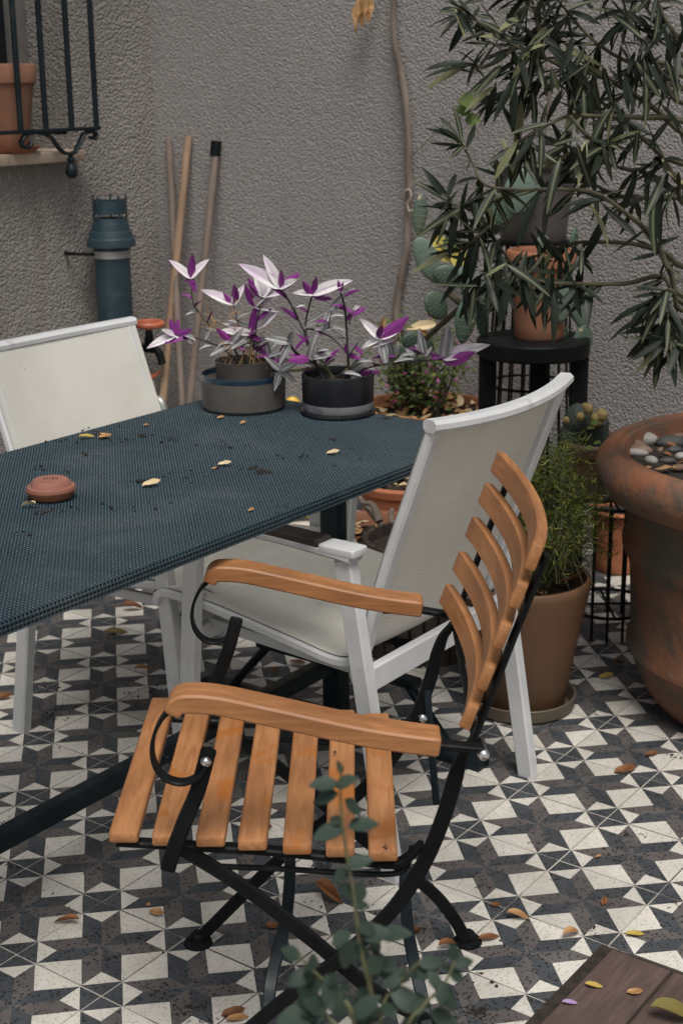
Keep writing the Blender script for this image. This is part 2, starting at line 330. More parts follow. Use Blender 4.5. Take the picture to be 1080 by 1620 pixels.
def tilemat(name, c1, c2, speck, amt, spk=150, stain=None):
    m, n, l, b = newmat(name); vec = coords(n, l); wv = coords(n, l, rand=False, world=True); oi = n.new('ShaderNodeObjectInfo')
    c = ramp(n, l, noise(n, l, vec, 14, 5), [(.3, c1), (.7, c2)])
    vo = n.new('ShaderNodeTexVoronoi'); vo.inputs['Scale'].default_value = spk; l.new(vec, vo.inputs['Vector'])
    rs = n.new('ShaderNodeSeparateXYZ'); l.new(vo.outputs['Color'], rs.inputs[0])
    dd = n.new('ShaderNodeMath'); dd.operation = 'MULTIPLY_ADD'; dd.inputs[1].default_value = -.45; l.new(rs.outputs[0], dd.inputs[0]); l.new(vo.outputs['Distance'], dd.inputs[2])
    c = mix(n, l, ramp(n, l, dd.outputs[0], [(.02, amt), (.08, 0.)]), c, speck)
    if stain: c = mix(n, l, ramp(n, l, noise(n, l, wv, 9, 4, .6, .8), [(.66, 0.), (.76, .6)]), c, stain)
    c = mix(n, l, ramp(n, l, noise(n, l, wv, 2.4, 6, .65, .5), [(.45, 0.), (.75, .35)]), c, tuple(x * .55 for x in c1))
    br = n.new('ShaderNodeHueSaturation'); mr = n.new('ShaderNodeMapRange'); mr.inputs[3].default_value = .88; mr.inputs[4].default_value = 1.1; l.new(oi.outputs['Random'], mr.inputs[0]); l.new(mr.outputs[0], br.inputs['Value']); l.new(c, br.inputs['Color'])
    l.new(br.outputs[0], b.inputs['Base Color']); l.new(ramp(n, l, noise(n, l, wv, 6, 4), [(.3, .42), (.7, .68)]), b.inputs['Roughness']); b.inputs['Specular IOR Level'].default_value = .35
    bump(n, l, b, noise(n, l, vec, 60, 4), .12, .002); return m
m_tw1 = tilemat('tile_white', (.52, .50, .45), (.63, .605, .555), (.26, .24, .21), .5, 190, (.42, .27, .13))
m_td1 = tilemat('tile_slate', (.044, .049, .057), (.070, .076, .084), (.012, .016, .019), .9)
m_td2 = tilemat('tile_taupe', (.088, .081, .079), (.125, .116, .112), (.018, .019, .021), .9)
m_grout = M2('grout', (.36, .335, .295), (.46, .43, .385), 30, .95, 90, .5, .002, dirt=(.05, .045, .04), dscale=3, dthr=(.5, .6))
# ------------------------------------------------------------------ the ground and its tiles
gm = MB(); B = 30
gm.add(([(-B, -B, +.0018), (B, -B, +.0018), (B, B, .0018), (-B, B, .0018)], [(0, 1, 2, 3)]))
DV = TILE0 + I * (4 * T) + J * (2 * T)                        # corner of the sunken deck
ground = gm.build('ground', m_grout); tag(ground, kind='structure')
def tile_mesh():
    a = .235; g = .0078; v = []; f = []; fm = []
    def q(pts, mi):
        n = len(v)
        for x, y in pts: v.append((min(max(x, g), 1 - g) * T - T / 2, min(max(y, g), 1 - g) * T - T / 2, 0))
        f.append(tuple(range(n, n + len(pts)))); fm.append(mi)
    b = 1 - a
    def R(p, k):
        x, y = p[0] - .5, p[1] - .5
        for _ in range(k): x, y = -y, x
        return x + .5, y + .5
    for k in range(4):
        q([R(p, k) for p in ((.5, .5), (a, a), (a, 0), (.5, .5 - a))], 1)
        q([R(p, k) for p in ((.5, .5), (.5, .5 - a), (b, 0), (b, a))], 2)
        q([R(p, k) for p in ((a, 0), (b, 0), (.5, .5 - a))], 0)
        q([R(p, k) for p in ((0, 0), (a, 0), (0, a))], 1)
        q([R(p, k) for p in ((a, 0), (a, a), (0, a))], 0)
    n = len(v); h = T / 2 - g * T
    for z, e in ((0, 0), (-.012, 0)):
        for x, y in ((-h, -h), (h, -h), (h, h), (-h, h)): v.append((x, y, z))
    for k in range(4): f.append((n + k, n + 4 + k, n + 4 + (k + 1) % 4, n + (k + 1) % 4)); fm.append(1)
    return meshdata('tile', v, f, [m_tw1, m_td1, m_td2], fm, smooth=False)
tm = tile_mesh()
for ti in range(-16, 14):
    for tj in range(-6, 16):
        c = TILE0 + I * ((ti + .5) * T) + J * ((tj + .5) * T)
        if c.dot(I) < WI + .05 or c.dot(J) > WJ - .05: continue
        if ti >= 4 and tj < 2: continue
        if not inview(c, 150): continue
        o = link('tile', tm, ground); o.location = c + Vector((0, 0, U(-.0004, .0004) + .0026)); o.rotation_euler = (U(-.002, .002), U(-.002, .002), -TH + U(-.003, .003) + random.choice((0, 1, 2, 3)) * math.pi / 2)
deck = empty('wooden_deck', DV); deck.rotation_euler = (0, 0, -TH); tag(deck, kind='structure')
for k in range(6):
    w = .112; bx = box((0, 0, 0), (.95, w - .006, .02), .003)
    o = MB().add(bx).build('plank', m_deck, deck); o.location = (.010 + w * (k + .5), -.49, -.0005); o.rotation_euler = (0, 0, math.pi / 2 + U(-.002, .002))
MB().add(box((.30, -.49, -.001), (.62, .97, .009))).build('deck_bed', m_soil, deck)
# ------------------------------------------------------------------ walls
pr = onp(107, 120, ij(WI, 0), I); jr = pr.dot(J); jl = jr - 1.0; zs = 1.185; zt = 2.55; H = 3.2; J0 = .2
wl = MB(); th = .30
def P(i, j, z): return ij(i, j, z)
def quad(mb, a, b, c, d): mb.add(([a, b, c, d], [(0, 1, 2, 3)]))
for (ja, jb, za, zb) in ((J0, jl, -.05, H), (jl, jr, -.05, zs - .03), (jl, jr, zt, H), (jr, WJ, -.05, H)):
    quad(wl, P(WI, ja, za), P(WI, jb, za), P(WI, jb, zb), P(WI, ja, zb)); quad(wl, P(WI - th, jb, za), P(WI - th, ja, za), P(WI - th, ja, zb), P(WI - th, jb, zb))
quad(wl, P(WI, jr, zs - .03), P(WI - th, jr, zs - .03), P(WI - th, jr, zt), P(WI, jr, zt)); quad(wl, P(WI - th, jl, zs - .03), P(WI, jl, zs - .03), P(WI, jl, zt), P(WI - th, jl, zt))
quad(wl, P(WI, jl, zs - .03), P(WI - th, jl, zs - .03), P(WI - th, jr, zs - .03), P(WI, jr, zs - .03)); quad(wl, P(WI, jl, zt), P(WI, jr, zt), P(WI - th, jr, zt), P(WI - th, jl, zt))
wallL = wl.build('house_wall', m_rough, smooth=False); tag(wallL, 'coarse rough-cast house wall with barred window', 'wall')
wb = MB(); wb.add(box((0, 0, 0), (6.5, .25, 3.3))); wallB = wb.build('garden_wall', m_smooth, smooth=False)
wallB.matrix_world = Matrix.Translation(ij(WI + 3.25, WJ + .125, 1.60)) @ Matrix.Rotation(-TH, 4, 'Z'); tag(wallB, 'grey fine-plastered garden wall with vine stem climbing it', 'wall')
def tilted(mb): return Matrix.Rotation(-TH, 4, 'Z')
RT = Matrix.Rotation(-TH, 3, 'Z')
def boxij(i0, i1, j0, j1, z0, z1, bev=0): return box(ij((i0 + i1) / 2, (j0 + j1) / 2, (z0 + z1) / 2), (abs(i1 - i0), abs(j1 - j0), z1 - z0), bev, RT)
js = onp(135, 240, ij(WI + .05, 0), I).dot(J)
MB().add(boxij(WI - .24, WI + .05, jl - .05, js, zs - .035, zs, .004)).build('window_sill', m_sill, wallL)
win = MB().add(boxij(WI - .24, WI - .18, jr - .075, jr - .003, zs + .002, zt - .01, .004)).add(boxij(WI - .24, WI - .18, jl + .003, jl + .07, zs + .002, zt - .01, .004)).add(boxij(WI - .235, WI - .185, jl + .07, jr - .075, zs + .002, zs + .07, .004)).build('window_frame', m_frame, wallL)
mg, n_, l_, b_ = newmat('dark_window_glass'); b_.inputs['Base Color'].default_value = (.01, .012, .015, 1); b_.inputs['Roughness'].default_value = .06
MB().add(boxij(WI - .215, WI - .205, jl + .06, jr - .07, zs + .06, zt - .05)).build('window_pane', mg, wallL)
MB().add(boxij(WI - .229, WI - .191, jr - .30, jr - .26, zs + .07, zt - .05, .003)).build('glazing_bar', m_frame, win)
# window grille
GI = WI + .10
def gp(u, v): return onp(u, v, ij(GI, 0), I)
gr = empty('window_grille', gp(150, 203)); tag(gr, 'black wrought-iron window grille with scrolled foot and ball finial', 'grille')
GL = gr.location.copy(); toG = Matrix.Translation(-GL)
def gmb(vf, name, m=None): return MB().add(xform(vf, toG)).build(name, m or m_teal, gr)
rz_ = gp(150, 203).z
jA = gp(156, 203).dot(J)
gmb(boxij(GI - .012, GI + .012, jA - 1.3, jA, rz_ - .006, rz_ + .006, .002), 'rail')
for u in (153, 114, 73, 33, -7, -47, -88):
    jj = gp(u, 200).dot(J); gmb(tube([ij(GI, jj, rz_), ij(GI, jj, 2.5)], .0095, 10), 'bar')
gmb(boxij(GI - .012, GI + .012, jA - 1.3, jA, 2.5, 2.512, .002), 'rail')
gmb(bar(cr([gp(u, v) for u, v in ((50, 226), (45, 233), (36, 231), (35, 222), (44, 212), (60, 210), (80, 217), (95, 236), (106, 243), (119, 240), (128, 222), (134, 212), (145, 208), (152, 212), (150, 219), (143, 217))], 5), .005, .010, I), 'scroll')
fz = [(.001, .0), (.008, .002), (.008, .012), (.014, .016), (.014, .022), (.008, .026), (.010, .034), (.018, .044), (.021, .056), (.018, .068), (.010, .077), (.001, .08)]
fp = gp(112, 243); gmb(lathe([(r, -z) for r, z in fz][::-1], 18, fp), 'finial')
pa = gp(100, 203); gmb(boxij(WI - .03, GI, pa.dot(J) - .02, pa.dot(J) + .02, rz_ - .014, rz_ - .0065, .001), 'wall_anchor')
gmb(boxij(WI - .03, GI, jA - 1.2, jA - 1.16, rz_ - .014, rz_ - .0065, .001), 'wall_anchor'); gmb(boxij(WI - .03, GI, jA - .1, jA - .06, 2.44, 2.452, .001), 'wall_anchor')
# ------------------------------------------------------------------ pots helper
def potted(name, label, cat, loc, prof, mat, n=48, soil=None, group=None, wob=.004, bands=()):
    e = empty(name, loc); tag(e, label, cat, group)
    MB().add(lathe(prof, n, wob=wob, seed=U(0, 6))).build('pot', mat, e, ang=50)
    if soil: r, z = soil; sm = MB(); 
    if soil:
        rings = [(r * k / 6, z + U(-.004, .006)) for k in range(6, 0, -1)]; v, f = lathe([(r, z - .01)] + rings + [(.0005, z + .006)], 28, wob=.0)
        v = [p + Vector((0, 0, U(-.003, .004))) for p in v]; MB().add((v, f)).build('soil', m_soil, e)
    return e
def potprof(rb, rt, h, rim=.02, rimh=.04, wall=.012, depth=.05, rimout=True):
    p = [(rb * .6, .0), (rb, .0), (rb + .004, .006)]
    for k in range(1, 6): p.append((rb + (rt - rb) * k / 5 * .98, (h - rimh) * k / 5))
    p += [(rt + rim, h - rimh + .004), (rt + rim + .003, h - .006), (rt + rim - .003, h), (rt + rim - wall, h), (rt + rim - wall - .004, h - .008), (rt - wall, h - rimh), (rt - wall - .004, h - depth - .02)]
    return p
# window pot on its saucer
pw = aty(22, 228, 4.86); pw = ij(WI - .03, pw.dot(J) , 0); pw.z = zs + .001
s_ = MB().add(lathe([(.05, 0), (.085, .0), (.105, .016), (.108, .02), (.104, .02), (.083, .006), (.001, .006)], 40)).build('pot_saucer', m_terra); s_.location = pw; tag(s_, 'shallow terracotta saucer on the stone window sill', 'saucer')
potted('flower_pot', 'terracotta flower pot standing on the window sill behind bars', 'flower pot', pw + Vector((0, 0, .007)), potprof(.066, .10, .27, .007, .062, .012, .05), m_terra, soil=(.09, .22))
# ------------------------------------------------------------------ vent pipe
pj = onp(180, 450, ij(WI + .12, 0), I); pp = Vector((pj.x, pj.y, 0)); sc = pp.y / FPX
vp = empty('vent_pipe', pp); tag(vp, 'dark blue vent pipe with cowl cap standing against rough wall', 'pipe')
def zat(v): return aty(180, v, pp.y).z
zt1 = zat(388); MB().add(lathe([(.061, 0), (.061, zt1)], 36)).build('pipe_tube', m_pipe, vp)
cz = [(.001, zat(344)), (.05, zat(344)), (.055, zat(345)), (.058, zat(352)), (.062, zat(353)), (.066, zat(364)), (.071, zat(365.5)), (.076, zat(375)), (.081, zat(377)), (.084, zat(385)), (.084, zat(389)), (.079, zat(389)), (.062, zat(380))]
MB().add(lathe(cz[::-1], 40)).build('cowl', m_pipe, vp, ang=25)
MB().add(lathe([(.054, zat(338)), (.057, zat(338)), (.057, zat(317)), (.054, zat(317)), (.054, zat(338))], 36)).build('cowl_ring', m_pipe, vp)
for k in range(5):
    a = k * 2 * math.pi / 5 + .4; c = Vector((.058 * math.cos(a), .058 * math.sin(a), 0)); MB().add(tube([c + Vector((0, 0, zat(352))), c + Vector((0, 0, zat(308)))], .004, 6)).build('cowl_strut', m_pipe, vp)
zc = zat(401); MB().add(lathe([(.0615, zc - .012), (.0645, zc - .012), (.0645, zc + .012), (.0615, zc + .012)], 36)).build('clamp', m_zinc, vp)
wr = onp(97, 400, ij(WI - .02, 0), I) - pp; MB().add(tube([wr, wr + I * .05, Vector((-.05, -.03, zc))], .006, 8)).build('clamp_rod', m_black, vp)
# ------------------------------------------------------------------ taps by the wall
def tap(u, v, label, handle, body, lever):
    q = onp(u, v, ij(WI + .10, 0), I); e = empty('water_tap', q); tag(e, label, 'tap')
    MB().add(tube([Vector((0, 0, .02)), Vector((0, 0, -.06))], [.012, .022], 12)).add(tube([Vector((0, 0, -.05)), -I * .13 + Vector((0, 0, -.05))], .014, 12)).add(tube(cr([I * .0 + Vector((0, 0, -.05)), I * .04 + Vector((0, 0, -.055)), I * .06 + Vector((0, 0, -.10))]), .014, 12)).build('tap_body', body, e)
    if lever: MB().add(box((0, 0, .028), (.085, .018, .012), .004, Euler((0, -.5, .3)))).build('handle', handle, e)
    else:
        mb = MB(); mb.add(tube([Vector((.05 * math.cos(a), .05 * math.sin(a), .04)) for a in np.linspace(0, 2 * math.pi, 25)], .011, 8))
        for a in (0, 2.1, 4.2): mb.add(tube([Vector((0, 0, .035)), Vector((.05 * math.cos(a), .05 * math.sin(a), .04))], .006, 6))
        mb.add(tube([Vector((0, 0, 0)), Vector((0, 0, .045))], .009, 8)).build('handle', handle, e)
tap(236, 530, 'black garden tap with round orange wheel handle on rough wall', m_orange, m_black, False)
tap(240, 609, 'small steel tap with orange lever low on rough wall', m_orange, m_zinc, True)
# ------------------------------------------------------------------ poles leaning in the corner
def pole(u0, v0, u1, v1, r, m, label, capm=None):
    a = onp(u0, v0, ij(0, WJ - r - .002), J); k = (725 - v0) / (v1 - v0); f_ = onp(u0 + (u1 - u0) * k, 725, ij(0, 3.76), J); f_ = a + (f_ - a) * (a.z / (a.z - f_.z))
    e = empty('wooden_pole', f_); tag(e, label, 'pole'); d = a - f_; mt = frame((0, 0, 0), d)
    MB().add(xform(tube([Vector((k, .004 * math.sin(k * 4), 0)) for k in np.linspace(0.004, d.length, 14)], r, 12), Matrix())).build('shaft', m, e, mat=mt)
    if capm: MB().add(tube([Vector((d.length - .045, 0, 0)), Vector((d.length + .006, 0, 0))], r + .005, 12)).build('end_cap', capm, e, mat=mt)
pole(297, 216, 262, 600, .0145, m_pole1, 'straw-coloured wooden broom pole leaning in the wall corner')
pole(265, 220, 288, 600, .0125, m_pole2, 'thin grey weathered pole leaning tight into wall corner')
pole(342, 226, 305, 600, .0135, m_pole2, 'brown wooden pole with black end cap leaning on plastered wall', m_black)
# yellow hose loop on the ground behind the table
hc = aty(462, 640, 4.6); hz = MB()
hz.add(tube(cr([Vector((hc.x + .17 * math.cos(a) + .01 * math.sin(3 * a), hc.y + .2 + .16 * math.sin(a), .015 + .022 * k)) for k in range(3) for a in np.linspace(0, 2 * math.pi, 14, endpoint=False)], 3), .013, 8))
hz.add(tube(cr([Vector((hc.x - .16, hc.y + .2, .06)), Vector((hc.x - .13, hc.y + .1, .25)), Vector((hc.x - .035, hc.y + .02, hc.z - .03)), Vector((hc.x, hc.y, hc.z + .014)), Vector((hc.x + .035, hc.y + .02, hc.z - .03)), Vector((hc.x + .14, hc.y + .1, .2)), Vector((hc.x + .17, hc.y + .22, .03))], 6), .012, 8))
tag(hz.build('garden_hose', m_yellow), 'yellow garden hose looping up behind the table', 'hose')
# ------------------------------------------------------------------ vine stem on the wall
vj = WJ - .02
vpts = [onp(u, v, ij(0, vj), J) for u, v in ((625, -260), (630, -120), (623, 0), (624, 60), (633, 110), (641, 160), (645, 220), (647, 290), (645, 350), (643, 395), (634, 440), (628, 480), (628, 520), (640, 640))]
vf_ = Vector((vpts[-1].x, vpts[-1].y, 0)); vn = empty('vine', vf_); tag(vn, 'bare woody vine stem running up the plastered wall', 'vine')
V0 = Matrix.Translation(-vf_)
MB().add(xform(tube(cr(vpts + [vf_ + Vector((0, 0, -.01))], 8), [.009, .009, .009, .010, .011, .012, .011, .012, .0125, .012, .0135, .0135, .015, .018, .022], 10), V0)).build('stem', m_bark, vn)
kp = [onp(u, v, ij(0, vj - .018), J) for u, v in ((640, 303), (647, 300), (650, 312), (644, 322), (647, 334), (652, 332))]
MB().add(xform(tube(cr(kp, 5), .0035, 6), V0)).build('tie', M2('jute_tie', (.3, .26, .22), (.4, .36, .3), 60, .9, 100, .3), vn)
lt = onp(577, -10, ij(0, vj - .03), J); MB().add(xform(tube(cr([vpts[0], onp(600, -200, ij(0, vj - .02), J), onp(585, -90, ij(0, vj - .03), J), lt], 5), .002, 6), V0)).build('tendril', m_bark, vn)
for k, (dx, L) in enumerate(((0, .10), (.012, .085), (-.01, .12))):
    lv = leaf(L, .035, .1, .6, 7, wave=1.5, tw=.8); me = meshdata('leaf', lv[0], lv[1], [m_dry[0], m_dry[0]], lv[2]); o = link('leaf', me, vn, frame(lt - vf_ + Vector((dx, 0, 0)), (-.1 + dx * 8, -.1, -1), (dx * 40, -1, 0)))
for u, v, s in ((745, 175, 1), (735, 190, 1), (690, 395, 1.6), (700, 380, 1.5), (712, 400, 1.4), (685, 375, 1.2), (752, 160, 1.2)):
    p = onp(u, v, ij(0, vj - .05), J); lv = leaf(.05, .04, .2, .2, 5); me = meshdata('leaf', lv[0], lv[1], [m_yl if rnd() < .8 else m_fern, m_yl], lv[2]); link('leaf', me, vn, frame(p - vf_, (U(-1, 1), -.3, U(-.6, .2)), (0, -1, .3), s))
for pts in (((648, 250), (700, 200), (745, 172), (770, 120)), ((648, 380), (670, 372), (700, 388), (740, 400))):
    MB().add(xform(tube(cr([onp(u, v, ij(0, vj - .02 - .03 * (k > 0)), J) for k, (u, v) in enumerate(pts)], 5), .0016, 5), V0)).build('tendril', m_bark, vn)
# ------------------------------------------------------------------ table
ZT = .72; tb = empty('garden_table', ij(-1.815, 1.72)); tb.rotation_euler = (0, 0, -TH); tag(tb, 'long dark blue table with perforated mesh top and pedestal base', 'table')
hx, hy0, hy1 = .357, -.86, .80                                 # local x = across (I), local y = along (J)
def mesh_top():
    p = .0074; nx = int(2 * (hx + .018) / p); ny = int((hy1 - hy0 + .036) / p); R = .009
    def surf(s, lo, hi):
        # unrolled coordinate -> (pos, drop): rounded edge and a short skirt
        if s < lo + R: e = lo + R - s; sg = -1; b0 = lo + R
        elif s > hi - R: e = s - hi + R; sg = 1; b0 = hi - R
        else: return s, 0.
        a = min(e / R, math.pi / 2); return b0 + sg * R * math.sin(a), -(R * (1 - math.cos(a)) + max(0, e - R * math.pi / 2))
    xs = [(k / nx - .5) * 2 * (hx + .018) for k in range(nx + 1)]; ys = [hy0 - .018 + (hy1 - hy0 + .036) * k / ny for k in range(ny + 1)]
    def pt(x, y, dz):
        X, zx = surf(x, -hx, hx); Y, zy = surf(y, hy0, hy1)
        # push dz along local normal
        nxv = max(-1, min(1, (x - (hx - R)) / R)) if x > hx - R else (max(-1, min(1, (x + hx - R) / R)) if x < -hx + R else 0)
        nyv = max(-1, min(1, (y - (hy1 - R)) / R)) if y > hy1 - R else (max(-1, min(1, (y - hy0 - R) / R)) if y < hy0 + R else 0)
        nv = Vector((nxv, nyv, math.sqrt(max(0, 1 - nxv * nxv - nyv * nyv)) + .05)).normalized()
        sag = -.0004 * math.sin((x + .3) * 9) * math.sin(y * 6 + 1) if abs(x) < hx - .02 else 0
        return (X + nv.x * dz, Y + nv.y * dz, ZT + zx + zy + sag + nv.z * dz)
    v = []; f = []
    for b in range(ny + 1):
        for a in range(nx + 1): v.append(pt(xs[a], ys[b], 0. if (a + b) % 2 else -.0003))
    hs_ = .34; W1 = nx + 1
    for b in range(ny):
        for a in range(nx):
            cx, cy = (xs[a] + xs[a + 1]) / 2, (ys[b] + ys[b + 1]) / 2; n0 = len(v); dx = (xs[1] - xs[0]) * hs_; dy = (ys[1] - ys[0]) * hs_
            if (a + b) % 2: dx *= .85
            else: dy *= .85
            for dz, s in ((-.0008, 1.), (-.0028, 1.08)):
                for ex, ey in ((-1, -1), (1, -1), (1, 1), (-1, 1)): v.append(pt(cx + ex * dx * s, cy + ey * dy * s, dz))
            o = (b * W1 + a, b * W1 + a + 1, (b + 1) * W1 + a + 1, (b + 1) * W1 + a)
            for k in range(4):
                f.append((o[k], o[(k + 1) % 4], n0 + (k + 1) % 4, n0 + k)); f.append((n0 + k, n0 + (k + 1) % 4, n0 + 4 + (k + 1) % 4, n0 + 4 + k))
    return meshdata('mesh_top', v, f, m_mesh, None, True, None)
link('mesh_top', mesh_top(), tb)
fr = MB()
for x in (-hx + .02, hx - .02): fr.add(box((x, (hy0 + hy1) / 2, ZT - .016), (.016, hy1 - hy0 - .03, .02), .002))
for y in (hy0 + .02, hy1 - .02): fr.add(box((0, y, ZT - .016), (2 * hx - .056, .016, .02), .002))
for y in (-.45, .12): fr.add(box((0, y, ZT - .017), (2 * hx - .056, .02, .018), .002))
fr.build('top_frame', m_teal, tb)
for y in (.715, -.70):
    MB().add(box((0, y, (ZT - .03) / 2 + .01), (.045, .045, ZT - .05), .004)).build('pedestal_post', m_teal, tb)
    MB().add(box((0, y + .055 * (1 if y > 0 else -1) * 0, .014), (.78, .045, .026), .004)).build('foot_bar', m_teal, tb)
    for s in (-1, 1): MB().add(bar([Vector((s * .31, y, .02)), Vector((s * .19, y, .155))], .009, .012)).build('foot_brace', m_teal, tb)
    MB().add(box((0, y, .155), (.44, .03, .022), .003)).build('brace_bar', m_teal, tb)
MB().add(box((0, .0075, .158), (.03, 1.38, .036), .003)).build('long_stretcher', m_teal, tb)
# ------------------------------------------------------------------ white sling chairs (local x = towards the back)
def white_chair(loc, rz, label, name='sling_chair'):
    e = empty(name, loc, rz); tag(e, label, 'chair', 'white sling chairs at the table')
    prof = cr([(-.345, 0, .412), (-.335, 0, .43), (-.30, 0, .438), (-.18, 0, .43), (.0, 0, .405), (.09, 0, .392), (.135, 0, .398), (.162, 0, .425), (.178, 0, .48), (.215, 0, .60), (.262, 0, .73), (.308, 0, .858)], 6)
    for s in (-1, 1):
        MB().add(bar([p + Vector((0, s * .222, 0)) for p in prof], .0095, .0135, ch=.22)).build('side_rail', m_white, e)
        MB().add(bar([Vector((-.262, s * .252, .0)), Vector((-.238, s * .252, .30)), Vector((-.212, s * .252, .602))], [.0175, .0175, .0175], .0135, ch=.12)).build('front_leg', m_white, e)
        MB().add(bar([Vector((.245, s * .252, 0)), Vector((.195, s * .252, .30)), Vector((.143, s * .252, .602))], .0185, .0135, ch=.12)).build('rear_leg', m_white, e)
        arm = cr([(-.25, 0, .598), (-.22, 0, .616), (-.05, 0, .622), (.12, 0, .616), (.165, 0, .612)], 5)
        MB().add(bar([p + Vector((0, s * .252, -.002)) for p in arm], .009, .022, ch=.3)).build('arm_rail', m_white, e)
        MB().add(rbar([Vector((-.17, s * .252, .627)), Vector((-.05, s * .252, .630)), Vector((.095, s * .252, .627))], .008, .021, ch=.2, e=.003)).build('arm_pad', m_armwood, e)
        MB().add(box((.137, s * .252, .621), (.078, .046, .017), .006, None, 3)).build('arm_cap', m_white, e); MB().add(box((-.205, s * .252, .621), (.07, .046, .017), .006, None, 3)).build('arm_cap', m_white, e)
        MB().add(box((-.04, s * .185, .372), (.40, .014, .022), .003, Euler((0, .04, 0)))).build('seat_support', m_white, e)
    MB().add(bar([Vector((.182, -.24, .378)), Vector((.182, .24, .378))], .024, .010, (1, 0, 0), ch=.15)).build('cross_bar', m_white, e)
    MB().add(bar([Vector((-.245, -.24, .365)), Vector((-.245, .24, .365))], .018, .010, (1, 0, 0), ch=.15)).build('cross_bar', m_white, e)
    tbp = cr([(.308 + .034 * (1 - (y / .235) ** 2), y, .862 - .006 * (1 - (y / .235) ** 2)) for y in np.linspace(-.238, .238, 9)], 3)
    MB().add(bar(tbp, .011, .016, (1, 0, .0), ch=.3)).build('top_rail', m_white, e)
    v = []; f = []; Q = prof; ny = 10; m = len(Q)
    for k, p in enumerate(Q):
        t = (Q[min(k + 1, m - 1)] - Q[max(k - 1, 0)]).normalized(); nn = Vector((t.z, 0, -t.x)); w = k / (m - 1)
        for a in range(ny + 1):
            y = (a / ny - .5) * 2; sag = -.0125 + (1 - y * y) * (.006 if w < .55 else .006 + .030 * (w - .55) / .45); v.append(p + nn * sag + Vector((0, y * .229, 0)))
    N = len(v)
    for k, p in enumerate(Q):
        t = (Q[min(k + 1, m - 1)] - Q[max(k - 1, 0)]).normalized(); nn = Vector((t.z, 0, -t.x))
        for a in range(ny + 1): v.append(v[k * (ny + 1) + a] + nn * .003)
    for k in range(m - 1):
        for a in range(ny):
            q = (k * (ny + 1) + a, k * (ny + 1) + a + 1, (k + 1) * (ny + 1) + a + 1, (k + 1) * (ny + 1) + a); f.append(q); f.append(tuple(N + i for i in q[::-1]))
    slg = MB().add((v, f)).build('sling', m_sling, e, ang=60)
    sb = MB(); 
    for k in range(2): sb.add(tube([Q[3 + 2 * k] + Vector((0, y, .006 + .004 * abs(y / .2) ** 2)) for y in np.linspace(-.2, .2, 9)], .0016, 5))
    sb.build('seam', m_sling, slg)
    return e
white_chair(ij(-1.58, 2.212), -TH, 'white sling chair seen from its back, between wooden chair and table')
white_chair(ij(-2.135, 2.25), -TH + math.pi, 'white sling chair across the table, beside the rough house wall')
# ------------------------------------------------------------------ wooden folding armchair
WC = Vector((-.10, 1.965, 0)); WR = math.radians(-.6); ch_ = empty('folding_armchair', WC, WR)
tag(ch_, 'orange-brown slatted wooden folding armchair with black iron frame, wet seat', 'chair')
WM = Matrix.Translation(WC) @ Matrix.Rotation(WR, 4, 'Z'); WMI = WM.inverted(); wlat = (WM.to_3x3() @ Vector((0, 1, 0)))
def CP(u, v, w):
    p = WMI @ onp(u, v, WM @ Vector((0, w, 0)), wlat); return Vector((p.x, w, p.z))
def side(p, w): return Vector((p[0], w, p[-1]))
LW = .205
bar2 = [side(CP(u, v, -.225) + Vector((.011, 0, -.004)), -.208) for u, v in ((853, 880), (800, 1012), (742, 1160))] + [CP(u, v, -.215) for u, v in ((728, 1205), (702, 1290), (672, 1362), (632, 1425), (585, 1475), (520, 1530), (440, 1590))]
bar2.append(Vector((-.152, -.2, .012)))
bar1 = [CP(u, v, -.215) for u, v in ((268, 1345), (300, 1358), (390, 1415), (500, 1500), (590, 1575))]
bar1 += [Vector((.235, -.2, .115)), Vector((.275, -.2, .065)), Vector((.303, -.2, .012))]
slat_n = [((861, 863), (836, 905)), ((835, 922), (812, 967)), ((810, 985), (786, 1033)), ((784, 1052), (760, 1098)), ((758, 1115), (734, 1159))]
